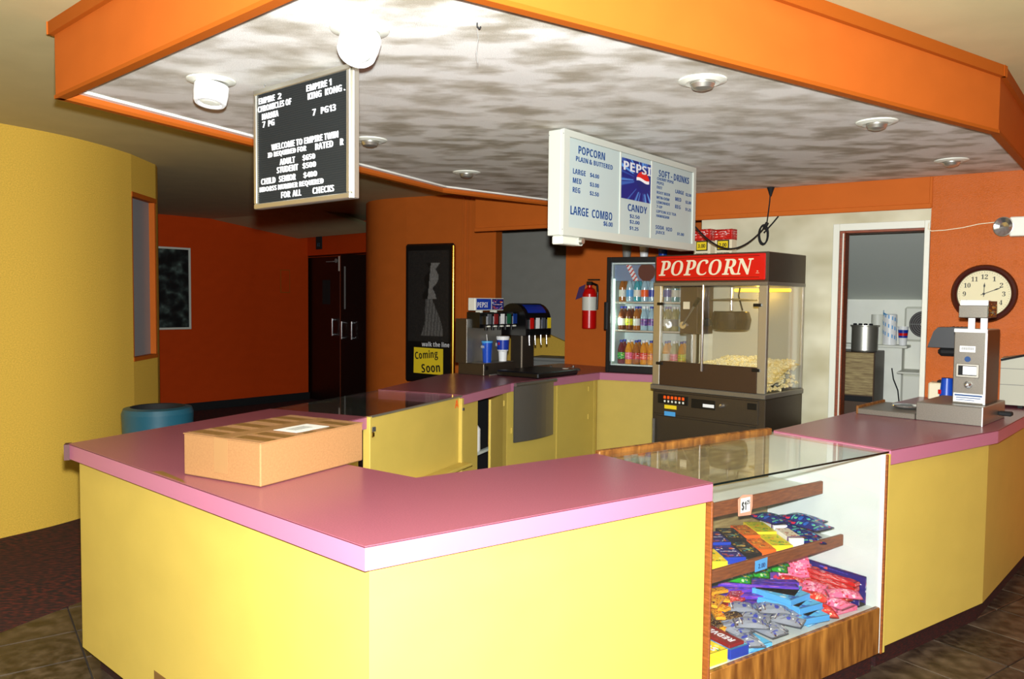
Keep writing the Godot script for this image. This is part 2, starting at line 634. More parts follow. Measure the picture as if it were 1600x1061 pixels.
	print_mat("p_bar", Color(0.93, 0.62, 0.08), [Color(0.75, 0.1, 0.05), Color(0.3, 0.14, 0.06), Color(0.98, 0.85, 0.3)], 45, 0.25)
	print_mat("p_choc", Color(0.22, 0.11, 0.06), [Color(0.75, 0.6, 0.2), Color(0.4, 0.2, 0.1), Color(0.85, 0.75, 0.5)], 46, 0.25)
	print_mat("p_scarlet", Color(0.90, 0.20, 0.14), [Color(0.98, 0.6, 0.5), Color(0.95, 0.85, 0.7), Color(0.7, 0.05, 0.08)], 47, 0.3)
	print_mat("p_violet", Color(0.36, 0.22, 0.55), [Color(0.75, 0.6, 0.85), Color(0.8, 0.15, 0.3), Color(0.2, 0.1, 0.4)], 48)


func banner() -> void:
	var im := Image.create(128, 28, false, Image.FORMAT_RGB8)
	for y in 28:
		for x in 128:
			var c := Color(0.45, 0.52, 0.62)
			if x > 20 and x < 42 and absf((x - 20) - y * 0.5 - 4) < 5:
				c = Color(0.88, 0.88, 0.88) if int(y * 0.3 + x * 0.4) % 3 else Color(0.75, 0.1, 0.08)
			elif Vector2((x - 56) / 15.0, (y - 12) / 16.0).length() < 1.0:
				c = Color(0.35, 0.12, 0.04)
			var d := Vector2(x - 92, y - 15)
			if d.length() < 22:
				var wv := 3.0 * sin(d.x * 0.15)
				c = Color(0.85, 0.14, 0.08) if d.y < -3 + wv else (Color(0.95, 0.95, 0.95) if d.y < 3 + wv else Color(0.25, 0.32, 0.5))
			im.set_pixel(x, y, c)
	var m := StandardMaterial3D.new()
	m.albedo_texture = ImageTexture.create_from_image(im)
	m.roughness = 0.35
	M["cooler_banner"] = m


func wall_line(called: String, pts: Array, y0: float, y1: float, th: float, m: Material, parent: Node = null) -> MeshInstance3D:
	begin()
	for k in pts.size() - 1:
		var a: Vector2 = pts[k]
		var b: Vector2 = pts[k + 1]
		var d := (b - a).normalized()
		var n := Vector2(-d.y, d.x) * th
		var e := d * (0.02 if k < pts.size() - 2 else 0.0)
		prism([a, b + e, b + e + n, a + n], y0, y1)
	return done(called, m, parent)


# a wall along a smooth curve through the points, thickness th toward the side of the normal
func wall_curve(called: String, pts: Array, y0: float, y1: float, th: float, m: Material, parent: Node = null) -> MeshInstance3D:
	var line := PackedVector2Array()
	for k in pts.size() - 1:
		var a: Vector2 = pts[k]
		var b: Vector2 = pts[k + 1]
		var pa: Vector2 = pts[k - 1] if k > 0 else a * 2.0 - b
		var pb: Vector2 = pts[k + 2] if k + 2 < pts.size() else b * 2.0 - a
		var steps := maxi(2, int((b - a).length() / 0.08)) if (b - a).length() < 1.5 else 3
		for j in steps:
			var q := float(j) / steps
			line.append(a.cubic_interpolate(b, pa, pb, q) if (b - a).length() < 1.5 else a.lerp(b, q))
	line.append(pts[pts.size() - 1])
	var nrm := []
	for k in line.size():
		var d := (line[mini(k + 1, line.size() - 1)] - line[maxi(k - 1, 0)]).normalized()
		nrm.append(Vector2(-d.y, d.x) * signf(th))
	begin()
	for k in line.size() - 1:
		var a := line[k]
		var b := line[k + 1]
		var na := Vector3(-nrm[k].x, 0, -nrm[k].y)
		var nb := Vector3(-nrm[k + 1].x, 0, -nrm[k + 1].y)
		tri(Vector3(a.x, y0, a.y), Vector3(b.x, y0, b.y), Vector3(b.x, y1, b.y), na, nb, nb)
		tri(Vector3(a.x, y0, a.y), Vector3(b.x, y1, b.y), Vector3(a.x, y1, a.y), na, nb, na)
		var c: Vector2 = a + nrm[k] * absf(th)
		var e: Vector2 = b + nrm[k + 1] * absf(th)
		quad(Vector3(c.x, y0, c.y), Vector3(e.x, y0, e.y), Vector3(e.x, y1, e.y), Vector3(c.x, y1, c.y), -na)
		for y in [y0, y1]:
			quad(Vector3(a.x, y, a.y), Vector3(b.x, y, b.y), Vector3(e.x, y, e.y), Vector3(c.x, y, c.y), Vector3.UP if y == y1 else Vector3.DOWN)
	for k in [0, line.size() - 1]:
		var a := line[k]
		var c: Vector2 = a + nrm[k] * absf(th)
		quad(Vector3(a.x, y0, a.y), Vector3(c.x, y0, c.y), Vector3(c.x, y1, c.y), Vector3(a.x, y1, a.y), Vector3(nrm[k].y, 0, -nrm[k].x) * (1.0 if k == 0 else -1.0))
	return done(called, m, parent)


func locally(poly: Array, o: Vector2, az: float) -> Array:
	var a := deg_to_rad(az)
	var out := []
	for p in poly:
		var d: Vector2 = p - o
		out.append(Vector2(d.x * sin(a) - d.y * cos(a), d.x * cos(a) + d.y * sin(a)))
	return out


func framed(called: String, o: Vector2, az: float) -> Node3D:
	var n := Node3D.new()
	n.name = called
	add_child(n)
	n.position = Vector3(o.x, 0, o.y)
	n.rotation.y = deg_to_rad(90 - az)
	structure(n)
	return n


func setting() -> void:
	# floor: slate tiles in the foreground, carpet in the lobby
	begin()
	prism([Vector2(-8, 4), Vector2(8, 4), Vector2(8, -17), Vector2(-8, -17)], -0.12, -0.012)
	var floor_node := done("floor", M.grout)
	structure(floor_node)
	begin()
	box(Vector3(0, -0.006, 0), Vector3(0.354, 0.012, 0.354), 0.003)
	var tile0 := done("tile", M.slate_0, floor_node)
	tile0.position = plan(Vector2(2.377, -3.702), FRONT_A, 0.18, 0, 0.18)
	tile0.rotation.y = deg_to_rad(90 - FRONT_A)
	for i in range(-22, 9):
		for j in range(-16, 10):
			if i == 0 and j == 0:
				continue
			var p := plan(Vector2(2.377, -3.702), FRONT_A, 0.18 + 0.36 * i, 0, 0.18 + 0.36 * j)
			var q := Vector2(p.x, p.z)
			var edge := -2.598 + (-3.97 - q.y) * 0.4348
			if q.x < edge - 0.25 or q.y > -1.9 or q.y < -5.6 or q.x > 4.4 or inside_stand(q):
				continue
			var t := again(tile0, floor_node, p, M["slate_%d" % rng.randi_range(0, 2)])
			t.rotation.y = tile0.rotation.y
	begin()
	prism([Vector2(-8, 2), Vector2(-5.19, 2), Vector2(-0.2, -9.48), Vector2(2.0, -9.0), Vector2(2.0, -16.5), Vector2(-8, -16.5)], -0.012, 0.003)
	structure(done("carpet_floor", M.carpet))
	# ceiling of the lobby, and the lower one before the far doors
	begin()
	prism([Vector2(-8, 4), Vector2(8, 4), Vector2(8, -17), Vector2(-8, -17)], LOBBY, LOBBY + 0.12)
	structure(done("ceiling", M.ceiling))
	begin()
	var c0 := Vector3(-4.75, LOBBY, -12.25)
	var c1 := Vector3(-2.6, LOBBY, -10.9)
	var d0 := Vector3(-4.25, 2.71, -13.95)
	var d1 := Vector3(-1.9, 2.71, -11.7)
	quad(c0, c1, d1, d0, Vector3.DOWN)
	quad(c0 + Vector3(0, 0.05, 0), c1 + Vector3(0, 0.05, 0), d1 + Vector3(0, 0.05, 0), d0 + Vector3(0, 0.05, 0), Vector3.UP)
	structure(done("ceiling_slope", M.ceiling))
	# curved yellow wall with a tall narrow window
	var near_part := [Vector2(-7.2, 3.4), Vector2(-5.2, -3.0), Vector2(-4.3, -4.45), Vector2(-3.6, -5.52), Vector2(-3.36, -5.95), Vector2(-3.25, -6.35), Vector2(-3.21, -6.72)]
	var far_part := [Vector2(-3.24, -7.24), Vector2(-3.31, -7.44), Vector2(-3.45, -7.66), Vector2(-3.75, -7.98), Vector2(-4.3, -8.3), Vector2(-5.2, -8.5), Vector2(-7.2, -8.6)]
	var yw := wall_curve("wall_left", near_part, 0, LOBBY, -0.14, M.yellow_wall)
	structure(yw)
	wall_curve("wall_segment", far_part, 0, LOBBY, -0.14, M.yellow_wall, yw)
	var wa := Vector2(-3.21, -6.72)
	var wb := Vector2(-3.24, -7.24)
	wall_line("wall_segment", [wa, wb], 0, 1.19, -0.14, M.yellow_wall, yw)
	wall_line("wall_segment", [wa, wb], 2.585, LOBBY, -0.14, M.yellow_wall, yw)
	var win := Node3D.new()
	win.name = "window_1"
	structure(win)
	add_child(win)
	var wd := (wb - wa).normalized()
	var wn := Vector2(wd.y, -wd.x)
	begin()
	prism([wa + wn * 0.05, wb + wn * 0.05, wb + wn * 0.07, wa + wn * 0.07], 1.19, 2.585)
	done("pane", M.blue_grey_pane, win)
	begin()
	prism([wb - wd * 0.03, wb, wb + wn * 0.05, wb - wd * 0.03 + wn * 0.05], 1.19, 2.585)
	prism([wa, wa + wd * 0.02, wa + wd * 0.02 + wn * 0.05, wa + wn * 0.05], 1.19, 2.585)
	done("reveal", M.orange, win)
	begin()
	prism([wa - wn * 0.008, wb - wn * 0.008, wb + wn * 0.05, wa + wn * 0.05], 1.165, 1.20)
	prism([wa - wn * 0.008, wb - wn * 0.008, wb + wn * 0.05, wa + wn * 0.05], 2.56, 2.60)
	done("window_frame", M.orange_trim, win)
	# far orange wall and the doors beyond
	structure(wall_curve("wall_far", [Vector2(-7.2, -9.2), Vector2(-5.3, -11.35), Vector2(-4.35, -12.42), Vector2(-4.0, -12.85), Vector2(-3.46, -13.46)], 0, LOBBY, -0.15, M.dark_orange))
	begin()
	prism([Vector2(-5.28, -11.33), Vector2(-3.43, -13.44), Vector2(-3.46, -13.46), Vector2(-5.3, -11.35)], 0.0, 0.12)
	structure(done("baseboard_far", M.matte_black))
	structure(wall_line("wall_doors", [Vector2(-4.3, -14.3), Vector2(-1.7, -11.65)], 2.43, LOBBY, -0.2, M.dark_orange))
	structure(wall_line("wall_vestibule", [Vector2(-4.4, -15.0), Vector2(-1.2, -12.3)], 0, LOBBY, -0.15, M.dark_orange))
	far_doors()
	# poster wall behind the drinks counter: a rounded end, a doorway, the wall beside the cooler
	structure(wall_curve("wall_rounded", [Vector2(-1.9, -13.2), Vector2(-1.9, -10.7), Vector2(-1.87, -10.15), Vector2(-1.76, -9.80), Vector2(-1.60, -9.60), Vector2(-1.42, -9.47), plan2(BACK_O, BACK_A, -0.50, 0)], 0, LOBBY, -0.15, M.orange))
	var bw := framed("wall_back", BACK_O, BACK_A)
	begin()
	block(-0.50, 0.68, 0, LOBBY, -0.15, 0, 0.0)
	done("wall_segment", M.orange, bw)
	begin()
	block(1.52, 2.95, 0, LOBBY, -0.15, 0, 0.0)
	done("wall_segment", M.orange, bw)
	begin()
	for x in [0.27, 0.335]:
		var p0 := plan2(BACK_O, BACK_A, x, 0.012)
		prism([plan2(BACK_O, BACK_A, x - 0.022, 0), plan2(BACK_O, BACK_A, x - 0.012, 0.014), p0, plan2(BACK_O, BACK_A, x + 0.012, 0.014), plan2(BACK_O, BACK_A, x + 0.022, 0)], 0, LOBBY)
	structure(done("trim_1", M.orange))
	# the passage seen through the doorway
	var ps := structure(wall_line("wall_passage", [plan2(BACK_O, BACK_A, -0.5, -1.3), plan2(BACK_O, BACK_A, 3.4, -1.3)], 0, LOBBY, -0.1, M.grey_wall))
	wall_line("wall_segment", [plan2(BACK_O, BACK_A, -0.5, -0.15), plan2(BACK_O, BACK_A, -0.5, -1.3)], 0, LOBBY, 0.1, M.grey_wall, ps)
	wall_line("wall_segment", [plan2(BACK_O, BACK_A, 3.0, -0.15), plan2(BACK_O, BACK_A, 3.0, -1.3)], 0, LOBBY, -0.1, M.grey_wall, ps)
	var yp := thing("stair_panel", "yellow stair side panel with a sloping top in the grey passage", "panel", plan(BACK_O, BACK_A, 0, 0, -1.28), BACK_A)
	begin()
	outline([Vector2(-0.3, 0), Vector2(1.75, 0), Vector2(1.75, 0.93), Vector2(-0.3, 1.72)], 0, 0.05)
	done("board", M.yellow_wall, yp)
	var gb := thing("grey_chest", "low grey chest standing in the passage behind the drinks counter", "chest", plan(BACK_O, BACK_A, 1.05, 0, -1.0), BACK_A)
	begin()
	block(-0.33, 0.45, 0, 1.0, -0.2, 0.2, 0.01)
	done("body", M.grey, gb)
	begin()
	block(-0.34, 0.46, 1.0, 1.035, -0.21, 0.21, 0.006)
	done("lid", M.grey, gb)
	# header beam over the back of the stand
	var hb := framed("wall_header", WALL_O, WALL_A)
	begin()
	block(-4.95, -0.83, 2.43, LOBBY, -0.28, 0, 0.0)
	done("beam", M.orange, hb)
	begin()
	block(-4.95, -0.83, 2.405, 2.442, -0.02, 0.016, 0.004)
	done("moulding", M.orange, hb)
	# white wall with the store-room door, and the rough orange clock wall
	var ww := framed("wall_white", WALL_O, WALL_A)
	begin()
	block(-2.55, -1.42, 0, 2.43, -0.12, -0.006, 0.0)
	block(-1.42, -0.83, 2.27, 2.43, -0.12, -0.006, 0.0)
	block(-2.55, -2.43, 0, LOBBY, -1.8, -0.12, 0.0)
	done("plaster", M.white_wall, ww)
	var cw := framed("wall_clock", WALL_O, WALL_A)
	begin()
	block(-0.83, 3.2, 0, LOBBY, -0.15, 0, 0.0)
	done("plaster", M.orange_stucco, cw)
	begin()
	block(-0.845, -0.825, 2.41, SOFFIT, -0.02, 0.012)
	var st := done("trim_2", M.orange)
	st.position = Vector3(WALL_O.x, 0, WALL_O.y)
	st.rotation.y = deg_to_rad(90 - WALL_A)
	structure(st)
	# door surround
	var dr := Node3D.new()
	dr.name = "door_1"
	structure(dr)
	add_child(dr)
	dr.position = Vector3(WALL_O.x, 0, WALL_O.y)
	dr.rotation.y = deg_to_rad(90 - WALL_A)
	begin()
	block(-1.492, -1.446, 0, 2.322, -0.006, 0.014)
	block(-0.868, -0.832, 0, 2.322, -0.006, 0.014)
	block(-1.446, -0.868, 2.268, 2.322, -0.006, 0.0135)
	done("casing", M.white_trim, dr)
	begin()
	block(-1.446, -1.405, 0, 2.268, -0.13, 0.004)
	block(-1.405, -0.868, 2.25, 2.268, -0.13, 0.004)
	done("jamb", M.jamb_wood, dr)
	begin()
	block(-1.424, -1.413, 0, 2.25, 0.004, 0.010)
	done("stop_strip", M.white_trim, dr)
	# the rest of the lobby behind the photographer
	structure(wall_line("wall_front", [Vector2(-7.4, 3.2), Vector2(7.0, 3.2)], 0, LOBBY, 0.15, M.yellow_wall))
	structure(wall_line("wall_right", [plan2(WALL_O, WALL_A, 3.2, 0), Vector2(6.8, 3.2)], 0, LOBBY, -0.15, M.orange))


func inside_stand(q: Vector2) -> bool:
	return Geometry2D.is_point_in_polygon(q, PackedVector2Array([Vector2(-0.38, -2.55), Vector2(2.35, -4.47), Vector2(3.3, -5.6), Vector2(0.8, -7.5), Vector2(-0.6, -6.6), Vector2(-1.75, -3.7)]))


func far_doors() -> void:
	var dz := Vector2(-3.86, -13.9)
	var az := 134.0
	var d1 := thing("theatre_door", "dark wooden door leaf with small pane, pull handle and paper notice", "door", plan(dz, az, 0.42, 0, 0), az)
	begin()
	block(0, 1.06, 0, 2.40, -0.05, 0)
	done("leaf", M.door_dark, d1)
	begin()
	block(0.55, 0.78, 1.62, 2.02, -0.002, 0.003)
	done("pane", M.felt, d1)
	for y in [1.13, 1.37]:
		begin()
		tube([Vector3(0.93, y, 0), Vector3(0.93, y, 0.06)], 0.02, 10)
		done("handle_post", M.chrome, d1)
	begin()
	tube([Vector3(0.93, 1.11, 0.06), Vector3(0.93, 1.39, 0.06)], 0.016, 10)
	done("pull_handle", M.chrome, d1)
	begin()
	block(0.70, 0.92, 2.31, 2.325, 0.0, 0.03)
	done("closer_arm", M.grey, d1)
	begin()
	lathe([[0, 0], [0.035, 0], [0.035, 0.012], [0, 0.012]], Vector3(0.96, 2.33, 0.0), 14, Basis(Vector3.RIGHT, PI / 2))
	done("round_plate", M.grey, d1)
	begin()
	block(1.03, 1.15, 2.16, 2.40, -0.02, 0.01)
	done("paper_notice", M.off_white, d1)
	var d2 := thing("theatre_door", "dark wooden door leaf standing open beside the rounded orange wall", "door", plan(dz, az, 1.80, 0, 0.2), 118.0)
	begin()
	block(0, 0.8, 0, 2.40, -0.05, 0)
	done("leaf", M.door_dark, d2)
	begin()
	block(0.07, 0.10, 1.55, 2.22, -0.002, 0.003)
	done("pane", M.grey, d2)
	for x in [0.06, 0.26]:
		begin()
		tube([Vector3(x, 1.08, 0.05), Vector3(x, 1.36, 0.05)], 0.016, 10)
		tube([Vector3(x, 1.10, 0.0), Vector3(x, 1.10, 0.05)], 0.02, 10)
		tube([Vector3(x, 1.34, 0.0), Vector3(x, 1.34, 0.05)], 0.02, 10)
		done("pull_handle", M.chrome, d2)
	begin()
	block(1.06, 1.30, 0, 2.40, -0.04, 0.02)
	var fr := done("door_post", M.jamb_wood, d1)
	fr.position.x = 0.03
	var sg := thing("door_sign", "small dark theatre number sign above the dark door", "sign", plan(dz, az, 1.28, 2.5, 0.30), az)
	begin()
	block(0, 0.16, 0, 0.20, 0, 0.02)
	done("plate", M.felt, sg)
	text(sg, "#2", 0.04, 0.12, 0.07, 0.06, 0.02, M.teal)
	var np := thing("wall_notice", "faint framed notice on the orange wall beside the dark door", "notice", Vector3(-3.80, 1.80, -13.00), 41.0)
	begin()
	block(0.0, 0.18, 0, 0.38, 0, 0.012)
	done("frame", M.orange_trim, np)
	begin()
	block(0.015, 0.165, 0.015, 0.365, 0.012, 0.014)
	done("sheet", M.dark_orange, np)


func canopy() -> void:
	var FL := Vector2(-2.01, -3.525)
	var AP := Vector2(-0.425, -2.10)
	var FR := Vector2(2.43, -4.03)
	var RW := Vector2(3.50, -5.36)
	var WL := Vector2(0.505, -7.46)
	var KN := Vector2(-0.595, -6.47)
	var cp := thing("canopy", "dropped canopy over the concession stand with orange fascia and stained white underside", "canopy")
	begin()
	prism(Array(Geometry2D.offset_polygon(PackedVector2Array([FL, AP, FR, RW, WL, KN]), -0.012)[0]), SOFFIT, SOFFIT + 0.06)
	done("soffit", M.soffit, cp)
	var ring := [RW, FR, AP, FL, KN, WL]
	var nm := ["fascia", "fascia", "fascia", "fascia", "fascia"]
	for k in 5:
		var a: Vector2 = ring[k]
		var b: Vector2 = ring[k + 1]
		var d := (b - a).normalized()
		var n := Vector2(d.y, -d.x)
		if n.dot(Vector2(0.6, -4.6) - a) < 0:
			n = -n
		begin()
		prism([a, b, b + n * 0.03, a + n * 0.03], SOFFIT - 0.035, 2.86)
		done(nm[k], M.orange, cp)
		begin()
		prism([a - n * 0.004 - d * 0.004, b - n * 0.004 + d * 0.004, b + n * 0.034, a + n * 0.034], SOFFIT - 0.05, SOFFIT - 0.034)
		done("drip_edge", M.orange_trim, cp)
		begin()
		prism([a - n * 0.022 - d * 0.022, b - n * 0.022 + d * 0.022, b, a], 2.855, LOBBY)
		done("moulding", M.orange_trim, cp)
		if k >= 3:
			begin()
			prism([a + n * 0.03, b + n * 0.03, b + n * 0.07, a + n * 0.07], SOFFIT - 0.012, SOFFIT)
			done("white_band", M.white_band, cp)
	# recessed downlights, all switched off
	begin()
	lathe([[0.052, -0.012], [0.070, -0.014], [0.098, -0.006], [0.100, 0.0]], Vector3.ZERO, 28)
	var ring_mesh: MeshInstance3D
	var first: Node3D
	var spots := [[0.772, -3.308, "ball"], [1.815, -4.022, "ball"], [2.763, -5.06, "ball"], [-0.825, -4.597, "ball"], [-0.337, -5.728, "ball"]]
	var spot_words := ["recessed downlight above the candy case, silvered bulb", "recessed downlight above the worktop corner, between candy case and ice dispenser", "recessed downlight closest to the clock wall", "recessed downlight just beside the letter board edge", "recessed downlight closest to the drink towers"]
	for k in spots.size():
		var p := Vector3(spots[k][0], SOFFIT - 0.001, spots[k][1])
		if k == 0:
			first = thing("downlight", spot_words[0], "downlight", p, 90, "downlights with silvered bulbs in the canopy")
			ring_mesh = done("trim_ring", M.off_white, first)
			begin()
			lathe([[0.0, -0.042], [0.02, -0.041], [0.04, -0.034], [0.050, -0.018], [0.050, 0.0]], Vector3.ZERO, 24)
			done("bulb", M.aluminium, first)
		else:
			copy(first, p, 90, spot_words[k])
	for q in [[-0.525, -2.73, -62.0, "white eyeball downlight tilted toward the lobby, beside the letter board hooks"], [-1.274, -3.381, -20.0, "white drum-shaped eyeball downlight over the cardboard box"]]:
		var e := thing("eyeball_light", q[3], "downlight", Vector3(q[0], SOFFIT - 0.046, q[1]))
		again(ring_mesh, e, Vector3(0, 0.045, 0)).name = "trim_ring"
		var bs := Basis(Vector3(1, 0, 0.3).normalized(), deg_to_rad(q[2] * 0.5))
		begin()
		lathe([[0.070, 0.02], [0.070, -0.015], [0.066, -0.048], [0.060, -0.056], [0.050, -0.056], [0.048, -0.045]], Vector3.ZERO, 28, bs)
		done("eyeball", M.white, e)
		begin()
		lathe([[0.0, -0.054], [0.025, -0.053], [0.042, -0.048], [0.048, -0.040]], Vector3.ZERO, 24, bs)
		done("bulb", M.off_white, e)
	var hk := thing("ceiling_hook", "small wire hook with a dangling thread on the white canopy underside", "hook", Vector3(-0.125, SOFFIT, -2.66))
	begin()
	tube([Vector3(0, 0, 0), Vector3(0, -0.012, 0), Vector3(0.008, -0.020, 0), Vector3(0.012, -0.012, 0)], 0.0025, 6)
	done("hook", M.matte_black, hk)
	begin()
	tube([Vector3(0, -0.018, 0), Vector3(0.004, -0.05, 0), Vector3(-0.002, -0.09, 0), Vector3(0.003, -0.13, 0)], 0.0010, 5)
	done("thread", M.grey, hk)


func worktop(called: String, label: String, world_poly: Array, o: Vector2, az: float) -> Node3D:
	var t := thing(called, label, "worktop", Vector3(o.x, 0, o.y), az)
	var poly := locally(world_poly, o, az)
	begin()
	prism(poly, TOP - 0.07, TOP - 0.005)
	done("edge_band", M.laminate_edge, t)
	var pv := PackedVector2Array(poly)
	var off := Geometry2D.offset_polygon(pv, 0.0008)
	begin()
	prism(Array(off[0]), TOP - 0.005, TOP - 0.003)
	done("seam_line", M.seam, t)
	begin()
	prism(poly, TOP - 0.003, TOP)
	done("surface", M.laminate, t)
	return t


func counters() -> void:
	# front and left runs share one worktop
	var wt := worktop("worktop", "mauve laminate worktop that turns the outer corner, cardboard box on it", [Vector2(-0.393, -2.119), Vector2(0.752, -2.921), Vector2(0.378, -3.458), Vector2(-0.355, -2.95), Vector2(-1.21, -3.58), Vector2(-0.821, -4.481), Vector2(-1.456, -4.764), Vector2(-2.005, -3.57)], FRONT_O, FRONT_A)
	begin()
	prism(locally([Vector2(-2.020, -3.555), Vector2(-1.998, -3.566), Vector2(-2.02, -3.62), Vector2(-2.04, -3.605)], FRONT_O, FRONT_A), TOP - 0.075, TOP - 0.004)
	done("broken_corner", M.seam, wt)
	begin()
	prism(locally([Vector2(-1.37, -3.005), Vector2(-1.17, -2.825), Vector2(-1.20, -2.875), Vector2(-1.34, -3.02)], FRONT_O, FRONT_A), TOP, TOP + 0.001)
	done("chip", M.tape, wt)
	for run in [["counter_base", "bright yellow counter base panel beside the candy case", [Vector2(-0.390, -2.1636), Vector2(0.735, -2.951), Vector2(0.372, -3.412), Vector2(-0.3556, -2.907)]], ["counter_base", "yellow counter base panel below the cardboard box, facing the curved yellow wall", [Vector2(-0.391, -2.164), Vector2(-0.356, -2.908), Vector2(-1.253, -3.568), Vector2(-0.866, -4.464), Vector2(-1.435, -4.718), Vector2(-1.963, -3.579)]]]:
		var bo: Vector2 = FRONT_O
		var ba := FRONT_A if not "below" in run[1] else 132.0
		var b := thing(run[0], run[1], "counter base", Vector3(bo.x, 0, bo.y), ba)
		var rp := locally(run[2], bo, ba)
		begin()
		prism(rp, 0.105, TOP - 0.0715)
		done("panel", M.yellow_panel, b)
		var ins := Geometry2D.offset_polygon(PackedVector2Array(rp), -0.06)
		begin()
		prism(Array(ins[0]), 0, 0.105)
		done("toe_kick", M.toe_kick, b)
		if "below" in run[1]:
			begin()
			var d := (Vector2(-0.391, -2.164) - Vector2(-1.963, -3.579)).normalized()
			var n := Vector2(-d.y, d.x)
			var o := Vector2(-1.963, -3.579) + d * 0.75
			prism(locally([o + n * 0.0012, o + d * 0.3 + n * 0.0012, o + d * 0.3, o], bo, ba), 0.16, 0.24)
			done("tape_strip", M.tape, b)
	# the leg that runs from the candy case to the clock wall
	var D := plan2(FRONT_O, FRONT_A, 2.612, 0)
	var E := plan2(FRONT_O, FRONT_A, 3.665, 0)
	var EW := Vector2(3.575, -5.295)
	var W := plan2(WALL_O, WALL_A, -0.86, 0.01)
	var RB := plan2(FRONT_O, FRONT_A, 2.612, -0.64)
	worktop("worktop", "mauve laminate worktop carrying the steel ice dispenser", [D, E, EW, W, RB], LEG_O, LEG_A)
	var b2 := thing("counter_base", "yellow counter base panel between the candy case and the outer floor corner", "counter base", Vector3(LEG_O.x, 0, LEG_O.y), LEG_A)
	var pl := [plan2(FRONT_O, FRONT_A, 2.612, -0.03), plan2(FRONT_O, FRONT_A, 3.63, -0.03), EW + Vector2(-0.03, 0.0), W, RB + Vector2(0.03, -0.02)]
	pl = locally(pl, LEG_O, LEG_A)
	begin()
	prism(pl, 0.105, TOP - 0.0715)
	done("panel", M.yellow_panel, b2)
	var ins2 := Geometry2D.offset_polygon(PackedVector2Array(pl), -0.03)
	begin()
	prism(Array(ins2[0]), 0, 0.105)
	done("toe_kick", M.toe_kick, b2)
	# the cardboard box
	var bx := thing("cardboard_box", "taped brown cardboard shipping box lying on the mauve worktop", "box", Vector3(-0.921, TOP, -3.105), 119.0)
	begin()
	block(-0.2, 0.2, 0.002, 0.158, -0.277, 0.277, 0.004)
	done("carton", M.card, bx)
	begin()
	block(-0.202, 0.202, 0.156, 0.1595, -0.279, -0.002, 0.001)
	block(-0.202, 0.202, 0.156, 0.1595, 0.002, 0.279, 0.001)
	done("flap", M.card, bx)
	for z in [-0.2, -0.1, 0.02, 0.13, 0.22]:
		begin()
		block(-0.2, 0.2, 0.1595, 0.1602, z - 0.028, z + 0.028, 0.0001)
		done("tape_band", M.tape, bx)
	begin()
	block(-0.035, 0.035, 0.1602, 0.1608, -0.277, 0.278, 0.0001)
	block(-0.035, 0.035, 0.03, 0.158, 0.277, 0.2782, 0.0001)
	done("tape_seam", M.clear_tape, bx)
	begin()
	block(0.04, 0.16, 0.1608, 0.1616, -0.12, 0.06, 0.0001)
	done("shipping_label", M.white, bx)
	begin()
	for k in 9:
		block(0.07, 0.12, 0.1616, 0.1620, -0.07 + k * 0.011, -0.065 + k * 0.011, 0.0001)
	done("bar_code", M.grey, bx)


